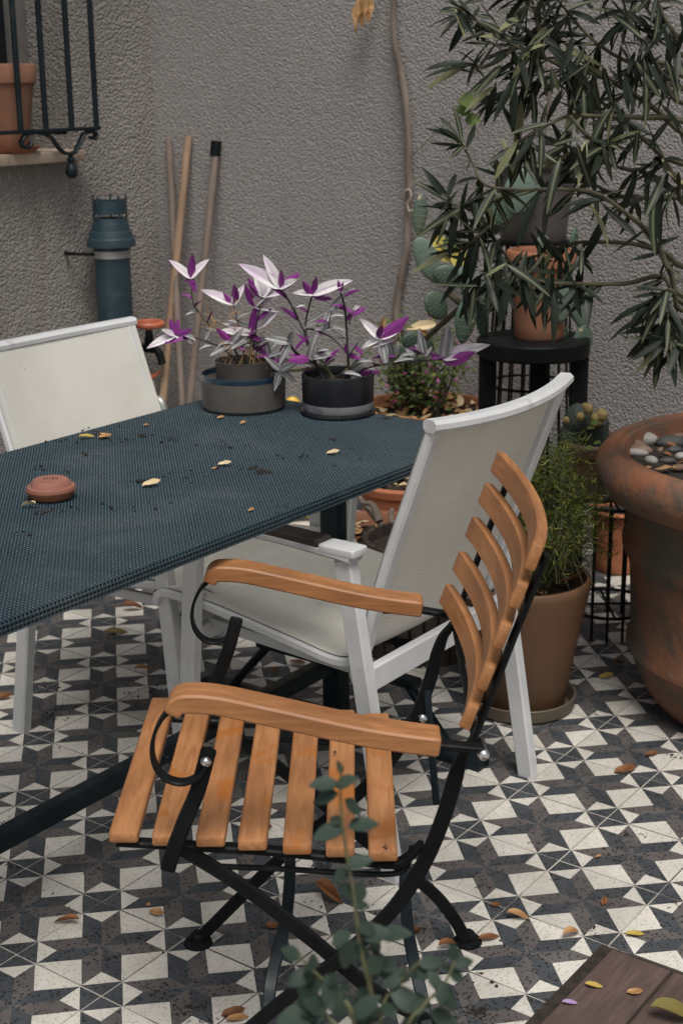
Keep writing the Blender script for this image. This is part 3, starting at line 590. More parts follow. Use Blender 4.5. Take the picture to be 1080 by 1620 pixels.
for s in (-1, 1):
    p2 = cr([side(p, s * abs(p.y)) for p in bar2], 6); nn = len(p2)
    A = [.0035 if k < 13 else (.0035 + (.0105 - .0035) * min(1, (k - 13) / 7)) for k in range(nn)]; Bq = [.011 if k < 13 else .011 - .007 * min(1, (k - 13) / 7) for k in range(nn)]
    lgb = MB().add(bar(p2, A, Bq)).build('back_leg', m_black, ch_)
    p1 = cr([side(p, s * (abs(p.y) - .012)) for p in bar1], 6); lgf = MB().add(bar(p1, .0105, .004)).build('front_leg', m_black, ch_)
    for x, lg_ in ((-.154, lgb), (.305, lgf)): MB().add(lathe([(.001, 0), (.023, 0), (.025, .003), (.023, .008), (.014, .011), (.013, .020), (.009, .024), (.001, .024)], 20, (x, s * .2, 0))).build('foot_pad', m_black, lg_)
    # arm post and scroll
    po = cr([side(CP(u, v, -.238), s * .238) for u, v in ((330, 1188), (313, 1250), (292, 1300), (273, 1350), (266, 1374))], 5); apo = MB().add(rbar(po, .0105, .005, ch=.3, e=.004)).build('arm_post', m_black, ch_)
    MB().add(ball(side(CP(327, 1200, -.238), s * .247), .0075, (1, 1, 1), 12, 8)).build('cap_nut', m_chrome, apo)
    sc_ = cr([side(CP(u, v, -.245), s * .245) for u, v in ((276, 1118), (258, 1134), (245, 1160), (241, 1188), (248, 1214), (266, 1232), (292, 1237), (316, 1226), (326, 1210))], 5); MB().add(bar(sc_, .0024, .0095)).build('arm_scroll', m_black, ch_)
    ar = cr([side(CP(u, v, -.25), s * .25) for u, v in ((277, 1118), (283, 1108), (300, 1104), (350, 1108), (440, 1127), (560, 1153), (640, 1166), (690, 1172))], 5)
    MB().add(rbar(ar, [.011, .0125, .013, .013, .013, .013, .013], .023, ch=.11, e=.004)).build('armrest', m_wood, ch_)
    e0 = ar[-1]; b0 = side(CP(764, 1186, -.245), s * .24)
    MB().add(bar([e0 + Vector((-.06, -s * .004, -.006)), e0 + Vector((0, -s * .004, -.006)), b0], .004, .010)).build('arm_bracket', m_black, ch_)
    MB().add(ball(b0 + Vector((0, s * .006, -.006)), .0085, (1, 1.1, 1), 12, 8)).add(tube([b0 + Vector((0, s * .004, -.005)), b0 + Vector((0, -s * .03, -.005))], .006, 8)).build('cap_nut', m_chrome, ch_)
    # seat side rail, running up to the back leg
    sr = cr([side(CP(u, v, -.2), s * .2) for u, v in ((185, 1331), (300, 1338), (420, 1345), (540, 1357), (610, 1366), (640, 1360), (668, 1335))], 5); MB().add(bar(sr, .005, .009)).build('seat_rail', m_black, ch_)
    rd = cr([side(CP(u, v, -.21), s * .20) for u, v in ((330, 1376), (450, 1381), (560, 1388), (625, 1388), (645, 1374), (652, 1345))], 5); MB().add(tube(rd, .0042, 8)).build('seat_rod', m_black, ch_)
# pivot bolts
pc = CP(545, 1515, -.22); MB().add(tube([Vector((pc.x, -.225, pc.z)), Vector((pc.x, -.19, pc.z))], .007, 10)).build('pivot_bolt', m_chrome, ch_); MB().add(tube([Vector((pc.x, .225, pc.z)), Vector((pc.x, .19, pc.z))], .007, 10)).build('pivot_bolt', m_chrome, ch_)
# curved stretchers between near and far legs
zf = .135
def on_bar(bb, z):
    for a, b in zip(bb[:-1], bb[1:]):
        if (a.z - z) * (b.z - z) <= 0: t = (z - a.z) / (b.z - a.z + 1e-9); return a.x + (b.x - a.x) * t
    return bb[-1].x
xf = on_bar(bar2, .16); xr = on_bar(bar1, .13)
MB().add(bar(cr([(xf, .2, .165), (xf + .004, .17, .19), (xf + .02, .08, .235), (xf + .022, -.08, .235), (xf + .004, -.17, .19), (xf, -.2, .16)], 6), .0035, .009, (1, 0, 0))).build('stretcher', m_teal, ch_)
MB().add(bar(cr([(xr, .2, .13), (xr - .006, .17, .155), (xr - .022, .08, .20), (xr - .022, -.08, .20), (xr - .006, -.17, .155), (xr, -.2, .125)], 6), .0035, .009, (1, 0, 0))).build('stretcher', m_teal, ch_)
fb = [CP(676, 1095, .21), CP(680, 1160, .205), CP(690, 1270, .2)]; MB().add(rbar(fb, .006, .005, e=.003)).build('folding_brace', m_teal, ch_)
MB().add(ball(CP(668, 1136, .2), .008, n=12, m=8)).build('cap_nut', m_chrome, ch_)
# seat slats
nearc = [193, 263, 331, 399, 470, 538, 605]; neary = [1322, 1325, 1329, 1333, 1339, 1345, 1350]
for k in range(7):
    c = CP(nearc[k], neary[k], -.228); x = c.x; z = c.z
    o = MB().add(rbar([Vector((-.218, 0, 0)), Vector((-.1, 0, .0005)), Vector((.1, 0, .0005)), Vector((.218, 0, 0))], .0085, .0195, ch=.14, e=.004)).build('seat_slat', m_woodwet, ch_)
    o.matrix_local = Matrix.Translation((x, U(-.002, .002), z - .008)) @ Matrix.Rotation(math.pi / 2 + U(-.004, .004), 4, 'Z')
    o.rotation_euler.x += 0
# back slats
ups = []
for (t0, t1) in slat_n:
    a = CP(*t0, -.235); b = CP(*t1, -.235); c = (a + b) / 2; d = (a - b); d.y = 0; d.normalize(); ups.append((c, d))
dav = Vector((0, 0, 0))
for c, d in ups: dav += d
upd = (ups[0][0] - ups[-1][0]); upd.y = 0; upd.normalize(); bk = Vector((upd.z, 0, -upd.x))
for k, (c, d) in enumerate(ups):
    pts = []
    for y in np.linspace(-.232, .232, 15): pts.append(Vector((y, .028 * (1 - (y / .232) ** 2) , 0)))
    o = MB().add(rbar(pts, .0078, .0178, (0, 0, 1), ch=.15, e=.003)).build('back_slat', m_wood, ch_)
    base = Vector((c.x, 0, c.z)) - bk * .004
    o.matrix_local = Matrix(((0, bk.x, upd.x, base.x), (1, 0, 0, base.y), (0, bk.z, upd.z, base.z), (0, 0, 0, 1)))
MB().add(tube([Vector((bar2[2].x - .0, -.22, bar2[2].z - .02)), Vector((bar2[2].x, .22, bar2[2].z - .02))], .005, 8)).build('cross_rod', m_black, ch_)
# ------------------------------------------------------------------ terracotta saucers on the table
def topz(x=0): return ZT + .001
lp = atz(76, 797, ZT); q = lp + Vector((.0, .036, 0)); q.z = topz()
d1 = MB().add(lathe([(.025, 0), (.034, .001), (.043, .014), (.0435, .016), (.040, .016), (.032, .004), (.001, .004)], 40)).build('clay_saucer', m_terra); d1.location = q; tag(d1, 'small orange clay saucer lying on the mesh table', 'saucer')
up_ = [(.0425, .0), (.0425, .0025), (.041, .006), (.036, .0075), (.033, .014), (.029, .0175), (.001, .0185)]
m_clay2 = M2('dusky_clay', (.20, .075, .05), (.27, .11, .078), 9, .75, 80, .2, .001, dirt=(.16, .085, .07), dscale=12)
d2 = empty('clay_saucer', q + Vector((0, 0, .0155))); tag(d2, 'dusky red clay saucer turned upside down on another saucer', 'saucer')
MB().add(lathe(up_, 40)).build('dish', m_clay2, d2, ang=25)
stp = MB()
for k in range(14): stp.add(tube([Vector((-.012 + .002 * k + U(-.001, .001), U(-.008, .006), .0186)), Vector((-.012 + .002 * k + U(-.002, .002), U(-.008, .006), .0188))], .0005, 4))
stp.build('stamped_mark', m_black, d2)
# ------------------------------------------------------------------ fallen leaves and crumbs
dl = []
for k in range(6):
    mm = m_dry[k]; ms = []
    for L, Wd, dr, fo, wv in ((.042, .014, .12, .5, .8), (.035, .016, -.2, .7, 1.2), (.05, .018, .25, .9, .5)):
        lv = leaf(L, Wd, dr, fo, 9, .85, wave=wv * .5, tw=.7); ms.append(meshdata('dry_leaf', lv[0], lv[1], [mm, mm], lv[2]))
    dl.append(ms)
def fallen(u, v, z, ki, sz, ang, label, group, var=None):
    p = atz(u, v, z); me = dl[ki][random.randrange(3) if var is None else var]; o = link('fallen_leaf', me)
    o.matrix_world = Matrix.Translation(p) @ Matrix.Rotation(ang, 4, 'Z') @ Matrix.Translation((-.02 * sz, 0, 0)) @ Matrix.Scale(sz, 4)
    zmin = min((o.matrix_world @ x.co).z for x in me.vertices); o.location.z += z - zmin + .0008; tag(o, label, 'leaf', group)
TL = 'leaves fallen on the table'; TLl = 'small dry tan leaf lying on the mesh table top'
for u, v, k, s, a, lb in ((137, 693, 2, .8, .5, 'single bright yellow leaf on the mesh table top'), (160, 690, 1, .9, 2.4, TLl), (168, 693, 0, .8, .2, TLl), (242, 768, 3, 1.0, .45, 'longest cream leaf on the mesh table top'), (357, 736, 3, .75, .1, TLl), (528, 718, 3, .75, .25, TLl),
                          (48, 803, 3, .6, 2.8, TLl), (232, 674, 1, .45, 1, TLl), (385, 670, 0, .5, 1, TLl), (350, 662, 1, .5, .3, TLl), (340, 742, 1, .3, .3, TLl), (398, 808, 1, .4, .9, TLl)):
    fallen(u, v, ZT + .001, 0 if lb == TLl and k == 1 else k, s, a, lb, TL if lb == TLl else None)
FL = 'leaves fallen on the tiles'; FLl = 'dry brown leaf lying on the patterned floor tiles'
for u, v, k, s, a, lb in ((250, 1447, 0, 1.0, -.6, 'tan leaf on the tiles beside front foot of wooden chair'), (236, 1433, 0, .4, -.9, 'tiny tan leaf scrap touching a longer tan leaf on tiles'), (110, 1463, 1, .95, 3.0, 'slender pointed brown leaf on tiles below the table edge'),
                      (432, 1468, 1, .8, -.4, 'small brown leaf between the crossed legs of wooden chair'), (900, 1482, 0, .8, .7, 'tan folded leaf on the tiles near the deck corner'), (955, 1427, 1, .7, 1.2, 'dark curled brown leaf on open tiles between giant pot and deck'), (772, 1486, 1, .95, .35, 'brown leaf touching the rear foot pad of wooden chair'),
                      (815, 1453, 0, .8, -.1, 'slim tan leaf on the tiles behind wooden chair rear foot'), (785, 1434, 1, .6, -.4, 'dark brown leaf scrap on tiles behind wooden chair'), (946, 1356, 0, .45, .8, 'tiny tan leaf chip alone on the open tiles'), (990, 1221, 1, 1.4, .25, 'longest slender brown leaf on the tiles before the giant pot'), (1030, 1195, 1, .9, .6, 'brown leaf close to the foot of the giant pot'),
                      (575, 1475, 0, .8, -.6, 'tan leaf under the wooden chair beside its leg crossing'), (748, 1193, 0, 1.1, 2.2, 'curled tan leaf beside the saucer of the shrub pot'), (372, 1605, 1, 1.1, .2, 'brown leaf lying against a tan leaf under wooden chair'), (375, 1614, 0, .9, .4, 'tan leaf lying against a brown leaf under wooden chair'), (705, 1500, 1, .8, .6, 'brown leaf beside the rear curved stretcher of wooden chair'),
                      (655, 1478, 1, .6, .9, FLl), (455, 1600, 1, .7, -.3, FLl), (435, 1062, 1, .9, 1.2, 'brown leaf on tiles beneath the white chair seat by table foot'), (8, 1105, 1, 1.3, .1, 'brown leaf on shaded tiles by the rear leg of far chair'), (224, 1063, 0, .9, .5, FLl),
                      (975, 1055, 1, .9, .7, 'brown leaf on tiles between wire rack and giant pot'), (960, 1072, 2, 1.1, .2, 'yellow leaf on tiles in front of the wire rack'), (207, 965, 1, 1.2, .2, FLl), (300, 1048, 1, .8, 1., FLl), (470, 1050, 1, 1., .2, FLl), (425, 1310, 1, .7, -.8, 'small brown leaf seen between the seat slats of wooden chair')):
    fallen(u, v, .0035, k, s, a, lb, FL if lb == FLl else None)
fallen(516, 1418, .0035, 1, 1.35, -.75, 'largest curled brown leaf on the tiles under the wooden chair', None, 2)
fallen(1003, 1480, .0035, 2, .8, .15, 'yellow leaf on the tiles beside the deck boards', None, 0)
fallen(183, 1003, .0035, 4, 1.5, .3, 'big olive-green dead leaf on the tiles under the table', None, 0)
fallen(938, 1561, .0105, 2, .7, -.2, 'yellow leaf lying on the dark deck boards', None, 0); fallen(1005, 1572, .0105, 0, .75, -.1, 'tan curled leaf across the gap between deck boards', None, 1)
fallen(900, 1588, .0105, 5, .6, 0, 'mauve petal on the edge of the dark deck boards', None, 0); fallen(1058, 1612, .0105, 4, 1.5, -.15, 'broad olive-brown leaf on the deck boards', None, 2)
crumb = MB(); crumb2 = MB()
def crumbs(mb, u, v, z, n, sp):
    p = atz(u, v, z)
    for _ in range(n):
        c = p + Vector((random.gauss(0, sp), random.gauss(0, sp * .8), 0))
        if rnd() < .55: r = U(.0008, .0028); mb.add(ball(c + Vector((0, 0, r * .6)), r, (U(.8, 1.6), U(.8, 1.4), .7), 6, 4, .25))
        else: a = U(0, 6.3); L = U(.004, .014); d = Vector((math.cos(a), math.sin(a), 0)) * L; mb.add(tube([c + Vector((0, 0, .001)), c + d * .5 + Vector((0, 0, U(.001, .004))), c + d + Vector((0, 0, .001))], .0006, 4))
for u, v, n, sp in ((415, 747, 45, .009), (395, 740, 14, .015), (110, 697, 14, .02), (150, 682, 10, .02), (230, 690, 22, .012), (200, 697, 10, .01), (270, 695, 16, .02), (135, 720, 10, .015), (105, 748, 5, .006), (222, 762, 9, .006), (70, 812, 14, .01), (60, 740, 6, .012), (610, 662, 10, .005), (350, 705, 16, .03), (470, 725, 14, .03), (200, 800, 10, .03), (300, 750, 12, .04), (560, 715, 9, .02), (460, 800, 8, .03), (130, 800, 5, .02), (40, 842, 4, .008), (345, 660, 8, .01), (520, 695, 9, .01)): crumbs(crumb, u, v, ZT, n, sp)
tag(crumb.build('soil_crumbs', m_soil, smooth=False), 'dark soil crumbs and twig bits strewn on the mesh table', 'debris', kind='stuff')
for k in range(70): crumbs(crumb2, U(0, 1080), U(1000, 1620), .003, random.randrange(2, 7), .012)
for u, v, n, sp in ((505, 1370, 26, .010), (755, 1600, 40, .012), (690, 1040, 40, .02), (60, 1090, 30, .03), (230, 1100, 25, .03), (90, 1130, 30, .02), (310, 1600, 30, .02), (760, 1180, 10, .01)): crumbs(crumb2, u, v, .003, n, sp)
tag(crumb2.build('floor_debris', m_soil, smooth=False), 'dark soil crumbs and twig bits scattered on the floor tiles', 'debris', kind='stuff')
cw = MB()
for u, v in ((262, 1196), (330, 1205), (405, 1310), (398, 1250), (610, 1340), (530, 1190), (300, 1250)):
    c = WMI @ atz(u, v, CP(470, 1339, -.228).z + .0015)
    for _ in range(5): cw.add(ball(c + Vector((random.gauss(0, .003), random.gauss(0, .003), 0)), U(.0008, .002), (1.3, 1, .6), 6, 4, .2))
cw2 = cw.build('seat_crumbs', m_soil, smooth=False); cw2.matrix_world = WM; tag(cw2, 'specks of soil on the wooden chair seat', 'debris', kind='stuff')
# ------------------------------------------------------------------ spiderwort pots on the table
tls = []
for L, Wd, dr, fo in ((.058, .019, .25, .5), (.068, .020, .1, .45), (.046, .017, .5, .5), (.055, .020, -.15, .5)):
    ms = []
    for mt_ in (m_tw, m_tg, m_purple):
        lv = leaf(L, Wd, dr, fo, 8, .8, .0005); ms.append(meshdata('leaf', lv[0], lv[1], [mt_, m_purple if mt_ != m_tg else m_purple], lv[2]))
    tls.append(ms)
def trad(e, stems, y0, base):
    Lm = Matrix.Translation(-e.location)
    for si, (pts, tip, r) in enumerate(stems):
        P3 = []
        m = len(pts)
        for k, (x, y) in enumerate(pts): P3.append(aty(220 + x / 1.9286, 380 + y / 1.9286, y0 + (U(-.05, .05) if si % 2 else U(-.03, .03)) * k / m) - e.location)
        if P3[0].z < base: P3[0].z = base
        c = cr(P3, 6); MB().add(tube(c, [r, r * .7], 7)).build('stem', m_dstem if rnd() < .6 else m_gstem, e)
        n = len(c)
        for k in range(5, n - 2, 4):
            t = (c[k + 1] - c[k - 1]).normalized(); sgn = 1 if (k // 4) % 2 else -1; sd_ = Vector((sgn * U(.6, 1), U(-.8, .3), U(-.1, .5)))
            me = random.choice(tls)[random.choice((1, 1, 2)) if k < n * .6 else random.choice((0, 1, 2, 2))]; link('leaf', me, e, frame(c[k], sd_ + t * .5, (U(-.3, .3), -.5, 1), U(.5, .95)))
        for (dx, dy, kind, s) in tip:
            d = Vector((dx, U(-.35, .15), -dy)); upv = Vector((U(-.2, .2), -.8, .6)) if kind < 2 else Vector((U(-.2, .2), .8, -.5))
            link('leaf', random.choice(tls)[0 if kind == 2 else kind], e, frame(c[-1] - d.normalized() * .004, d, upv, s * U(.9, 1.15)))
y1 = 3.14; e1 = empty('potted_spiderwort', (-.212, y1, ZT + .001)); tag(e1, 'purple and white spiderwort in grey stoneware bowl with blue rim', 'potted plant')
zr = aty(318, 590, y1).z - ZT
MB().add(lathe([(.06, 0), (.086, 0), (.091, .006), (.0925, zr - .02), (.0925, zr - .012)], 48)).build('bowl', m_stone, e1); MB().add(lathe([(.0925, zr - .0125), (.0932, zr - .004), (.092, zr), (.0885, zr), (.087, zr - .006), (.086, .02), (.001, .018)], 48)).build('glazed_rim', m_blueglaze, e1)
MB().add(lathe([(.05, .019), (.057, .02), (.060, .10), (.0615, .105), (.058, .105), (.054, .09)], 40)).build('inner_pot', m_greypot, e1); MB().add(lathe([(.055, .085), (.03, .092), (.001, .094)], 30)).build('soil', m_soil, e1)
trad(e1, [([(318, 380), (270, 305), (215, 260), (180, 215), (165, 190), (158, 115)], [(-.75, -.7, 0, 1.0), (.6, -.75, 0, .9), (.15, .4, 2, .7), (.1, -.8, 2, .8), (-.5, .3, 2, .4), (.35, .6, 2, .4)], .0022),
          ([(310, 380), (260, 335), (210, 310), (160, 295), (110, 290)], [(-1, .35, 0, .95), (-.6, .7, 2, .8), (-.2, -.9, 2, .7), (.7, -.3, 2, .8), (.7, .15, 0, .9), (.2, -1, 2, .8), (-.7, -.3, 0, .7)], .002),
          ([(325, 380), (312, 300), (300, 250), (288, 195)], [(-1, -.5, 0, 1.25), (.4, -.9, 0, 1.1), (.2, -.9, 2, 1.0), (-.3, -.3, 2, .6)], .002),
          ([(335, 380), (342, 300), (345, 240), (352, 200)], [(.6, -.8, 0, 1.3), (.8, -.5, 0, 1.1), (.3, -1, 2, 1.1), (-.4, -.9, 2, .9), (.7, .0, 0, 1.)], .002),
          ([(340, 380), (350, 320), (358, 260), (378, 170)], [(.4, -.9, 0, 1.2), (-.2, -.9, 0, 1.2), (.9, -.3, 0, .9), (-.5, -.4, 2, .9), (-.2, -.2, 2, .8)], .002),
          ([(345, 385), (360, 330), (350, 290), (340, 285)], [(.7, -.6, 0, 1.1), (-.6, -.1, 0, 1.0), (.2, -.9, 2, 1.), (-.6, .4, 1, .9), (.6, .5, 2, .7)], .002),
          ([(350, 385), (385, 360), (395, 350)], [(.1, 1, 1, 1.0), (.5, .7, 1, .9), (-.1, -.9, 1, .9), (.4, -.8, 1, .8), (.0, .8, 0, .9)], .0022),
          ([(315, 385), (290, 330), (285, 310)], [(-.5, -.4, 2, .8), (.5, -.7, 1, .8), (-.8, .4, 1, .8), (.4, .4, 2, .8)], .002),
          ([(350, 390), (400, 375), (425, 360)], [(.6, -.6, 1, .8), (.8, .3, 1, .9), (.2, .9, 1, .8), (.5, -.9, 2, .8)], .002)], y1, .08)
dw = MB()
for _ in range(34):
    a = Vector((U(-.06, .06), U(-.05, .05), .09)); b = aty(220 + U(200, 420) / 1.9286, 380 + U(180, 340) / 1.9286, y1 + U(-.05, .08)) - e1.location; c = (a + b) / 2 + Vector((0, 0, .02)); dw.add(tube(cr([a, c, b], 4), .00045, 4))
    for k in range(3): t = b + Vector((U(-.012, .012), U(-.01, .01), U(-.012, .012))); dw.add(tube([b, t], .0005, 4)); dw.add(ball(t, .0016, (1, 1, 1.5), 5, 3))
tag(dw.build('dry_stalks', m_dry[0], e1), kind='stuff')
y2 = 3.0 + .077; e2 = empty('potted_spiderwort', (-.005, y2, ZT + .001)); tag(e2, 'purple and white spiderwort in black glazed pot with pewter base', 'potted plant')
zr2 = aty(540, 590, y2).z - ZT; hb = zr2 * .30
MB().add(lathe([(.06, 0), (.079, 0), (.082, .003), (.081, .008), (.06, .008)], 44)).build('saucer', m_blackglaze, e2)
MB().add(lathe([(.055, .0085), (.0735, .0085), (.0755, .014), (.0765, hb)], 48)).build('pewter_base', m_silver, e2); MB().add(lathe([(.0765, hb), (.0770, hb + .002), (.0778, zr2 - .004), (.0768, zr2), (.073, zr2), (.0715, zr2 - .006), (.071, zr2 - .04)], 48)).build('pot', m_blackglaze, e2)
MB().add(lathe([(.0715, zr2 - .02), (.04, zr2 - .014), (.001, zr2 - .012)], 30)).build('soil', m_soil, e2)
trad(e2, [([(560, 420), (530, 350), (505, 285), (485, 240), (460, 190), (430, 145)], [(-.9, -.6, 0, 1.35), (-.4, -.85, 0, 1.1), (.8, -.7, 2, 1.1), (.1, -.7, 2, .7), (.5, -.2, 0, .9)], .0026),
          ([(565, 420), (520, 340), (508, 270), (515, 215), (530, 165)], [(1, -.45, 0, 1.35), (-.8, -.2, 0, .9), (.2, -.9, 2, .7), (-.6, -.7, 2, .9), (.5, .1, 2, .8)], .0026),
          ([(640, 420), (636, 340), (632, 260), (626, 200), (614, 158)], [(-.2, -1, 2, .4), (.3, -1, 2, .35), (-.5, -.5, 1, .35)], .003),
          ([(640, 255), (648, 230), (656, 212)], [(1, -.05, 0, .5), (.7, -.4, 0, .35), (.2, -.5, 0, .3)], .0014),
          ([(500, 270), (540, 275), (590, 300), (635, 345)], [(.6, .3, 2, .6), (-.2, -.8, 2, .5)], .0018),
          ([(540, 260), (575, 270), (582, 240), (585, 215)], [(.5, -.5, 1, 1.0), (-.3, .8, 1, .8)], .0015),
          ([(625, 420), (690, 392), (760, 376), (850, 368), (925, 362)], [(1, -.03, 2, 1.85), (.9, -.35, 0, 1.4), (.12, -1, 1, 1.6), (-.4, -.2, 2, .7)], .0022),
          ([(800, 372), (790, 360), (775, 355)], [(-.3, -.9, 1, .9), (.3, -.8, 1, .7), (-.7, -.1, 2, .7)], .0014), ([(880, 366), (872, 355), (868, 350)], [(-.2, -1, 1, .9), (-.6, -.6, 0, .7)], .0014),
          ([(610, 415), (660, 370), (700, 335), (735, 300)], [(.7, -.6, 2, 1.3), (1, -.25, 0, .9), (-.6, -.7, 0, 1.0), (-.8, .3, 0, .9), (.2, .8, 1, .9), (-.1, -1, 2, .9)], .0024),
          ([(590, 420), (560, 385), (500, 395), (430, 398)], [(-.3, 1, 1, .8), (.9, .6, 1, .8), (-.6, -.6, 1, .7), (.6, -.3, 1, .7)], .0042),
          ([(585, 425), (540, 380), (480, 345), (460, 315)], [(-.8, -.2, 1, .8), (.2, -.7, 1, .8), (-.4, .7, 1, .8)], .0036),
          ([(600, 420), (625, 405), (650, 400)], [(.8, -.5, 1, 1.1), (.4, .7, 1, 1.1), (-.4, .8, 1, 1.1), (.9, .1, 2, .9)], .003),
          ([(590, 420), (560, 370), (520, 358)], [(.8, -.2, 1, 1.0), (-.8, 0, 2, .9), (.2, -.8, 1, .9)], .003)], y2, zr2 - .02)
# ------------------------------------------------------------------ bowls and planters along the back wall
def dirtleaves(e, r, z, n, group=None):
    lm = MB(); fm = []
    for k in range(n):
        a = U(0, 6.3); q = r * math.sqrt(rnd()); L = leaf(U(.03, .07), U(.015, .03), U(-.2, .3), U(.2, .8), 4, wave=1); mt_ = frame((q * math.cos(a), q * math.sin(a), z + U(.005, .02)), (U(-1, 1), U(-1, 1), U(-.1, .35)), (U(-.4, .4), U(-.4, .4), 1)); lm.add(xform(L[:2], mt_), random.choice((0, 0, 1, 2)))
    tag(lm.build('leaf_litter', [m_dry[0], m_dry[3], m_dry[1]], e), kind='stuff')
Fc = Vector((aty(672, 660, 4.42).x, 4.42, 0)); zF = aty(660, 664, 4.22).z
fb_ = potted('flower_bowl', 'wide terracotta bowl of leafy magenta-flowered bush by the wall', 'planter', Fc, [(.10, 0), (.13, 0), (.16, zF * .5), (.195, zF - .03), (.21, zF - .022), (.213, zF - .006), (.206, zF), (.188, zF), (.182, zF - .02), (.17, zF - .06)], m_terra, soil=(.18, zF - .03))
dirtleaves(fb_, .17, zF - .03, 60)
bush = MB(); bst = MB()
for k in range(40):
    a = U(0, 6.3); p0 = Vector((U(-.05, .05), U(-.05, .05), zF - .04)); tp = aty(U(598, 750), U(508, 605), 4.42 + U(-.18, .12)) - Fc; md = (p0 + tp) / 2 + Vector((U(-.03, .03), U(-.03, .03), U(-.02, .03))); c = cr([p0, md, tp], 6); bst.add(tube(c, [.004, .0015], 5))
    for _ in range(34):
        q = c[random.randrange(4, len(c))] + Vector((random.gauss(0, .022), random.gauss(0, .022), random.gauss(0, .02))); lv = leaf(U(.013, .026), U(.008, .014), .2, .2, 2); bush.add(xform(lv[:2], frame(q, (U(-1, 1), U(-1, .6), U(-.4, .8)), (U(-.5, .5), -.5, 1))), 0 if rnd() < .78 else (1 if rnd() < .6 else 2))
tag(bush.build('foliage', [m_fern, m_foly, m_mag], fb_, smooth=False), kind='stuff'); bst.build('stems', m_twig, fb_)
for u, v, s, ki, d in ((607, 505, 1.4, 3, (.1, 0, -1)), (690, 512, 2.2, 3, (-1, -.1, -.15)), (600, 525, 1.2, 0, (.3, -.2, 1)), (680, 535, 1.2, 0, (-.5, -.3, .5))): link('leaf', dl[ki][0], fb_, frame(aty(u, v, 4.3) - Fc, d, (0, -1, .3), s))
Gc = Vector((aty(640, 780, 3.98).x, 3.98, 0)); zG = aty(630, 776, 3.86).z
gp_ = potted('planter', 'plain orange terracotta planter behind the branch-filled bowl', 'planter', Gc, potprof(.10, .128, zG, .006, .03, .012, .03), m_terralight, soil=(.115, zG - .02)); dirtleaves(gp_, .10, zG - .02, 30)
Hc = Vector((aty(590, 830, 3.68).x, 3.68, 0)); zH = aty(575, 862, 3.54).z
hp_ = potted('planter_bowl', 'low round terracotta bowl holding bare pruned branches', 'planter', Hc, [(.08, 0), (.11, 0), (.14, zH * .6), (.155, zH - .035), (.168, zH - .025), (.172, zH - .010), (.164, zH), (.146, zH), (.14, zH - .012), (.135, zH - .05)], m_terra, soil=(.14, zH - .035))
for pts in (((640, 850), (612, 838), (590, 815), (570, 790), (560, 770)), ((640, 850), (625, 835), (618, 820), (620, 806)), ((645, 850), (660, 830), (672, 822)), ((600, 825), (590, 800), (575, 796)), ((655, 850), (640, 825), (632, 815))):
    MB().add(tube(cr([aty(u, v, 3.62 + .03 * k) - Hc for k, (u, v) in enumerate(pts)], 4), [.011, .006], 8)).build('branch', m_bark, hp_)
dirtleaves(hp_, .11, zH - .03, 20)
# slatted dark planter behind the white chair
Kc = Vector((.20, 3.50, 0)); kp_ = empty('wooden_planter', Kc); tag(kp_, 'dark brown slatted wooden planter behind the white sling chair', 'planter')
for k in range(26):
    a = 2 * math.pi * k / 26; o = MB().add(box((0, 0, .15), (.028, .014, .30), .003)).build('slat', m_armwood, kp_); o.location = (.14 * math.cos(a), .14 * math.sin(a), 0); o.rotation_euler = (0, 0, a + math.pi / 2)
MB().add(lathe([(.145, .06), (.149, .06), (.149, .08), (.145, .08)], 40)).build('hoop', m_black, kp_); MB().add(lathe([(.134, .0), (.134, .27), (.05, .275), (.001, .276)], 30)).build('soil', m_soil, kp_)
# ------------------------------------------------------------------ plant stand with prickly pear
Sc = Vector((aty(842, 560, 3.88).x, 3.88, 0)); zS = aty(842, 562, 3.76).z + .025
st = empty('plant_stand', Sc); tag(st, 'black steel plant stand with round top and thick legs', 'plant stand')
MB().add(lathe([(.10, zS - .045), (.148, zS - .045), (.152, zS - .04), (.152, zS - .004), (.148, zS), (.001, zS)], 48)).build('top', m_black, st)
for k in range(3):
    a = math.radians((190, 75, 350)[k]); c = Vector((.125 * math.cos(a), .125 * math.sin(a), 0)); MB().add(box(c + Vector((0, 0, (zS - .045) / 2)), (.045, .04, zS - .046), .004, None)).build('leg', m_black, st)
MB().add(lathe([(.11, .20), (.128, .20), (.128, .215), (.11, .215)], 40)).build('hoop', m_black, st)
op = Vector((Sc.x + .015, Sc.y, zS + .0005)); ca = potted('potted_prickly_pear', 'sprawling prickly pear in terracotta pot on black stand', 'potted plant', op, potprof(.062, .082, .235, .008, .045, .011, .04), m_terra, soil=(.072, .20))
def pad(u, v, ru, rv, ang, dy=0., yaw=0.):
    y = Sc.y + dy; p = aty(u, v, y); k = y / FPX; R = Matrix.Rotation(yaw, 3, 'Z') @ Matrix.Rotation(math.radians(ang), 3, 'Y')
    o = MB().add(ball((0, 0, 0), 1, (ru * k, .009, rv * k), 20, 14)).build('pad', m_cactus, ca, ang=None)
    o.matrix_local = Matrix.Translation(p - op) @ R.to_4x4()
    sp = MB(); v_ = o.data.vertices
    for vx in v_:
        # taper towards the base
        t = vx.co.z / (rv * k); f = 1 - .25 * max(0, -t) ** 1.3; vx.co.x *= f
    for a in np.arange(-.8, .81, .32):
        for b in np.arange(-.85, .86, .27):
            x, z = a + (.16 if int(round(b / .27)) % 2 else 0), b
            if x * x + z * z < .86:
                h = .009 * math.sqrt(max(0, 1 - x * x - z * z)); f = 1 - .25 * max(0, -z) ** 1.3
                for s in (-1, 1): sp.add(ball((x * ru * k * f, s * h, z * rv * k), .0017, (1, .9, 1), 6, 4))
    sp.build('areoles', m_spine, o)
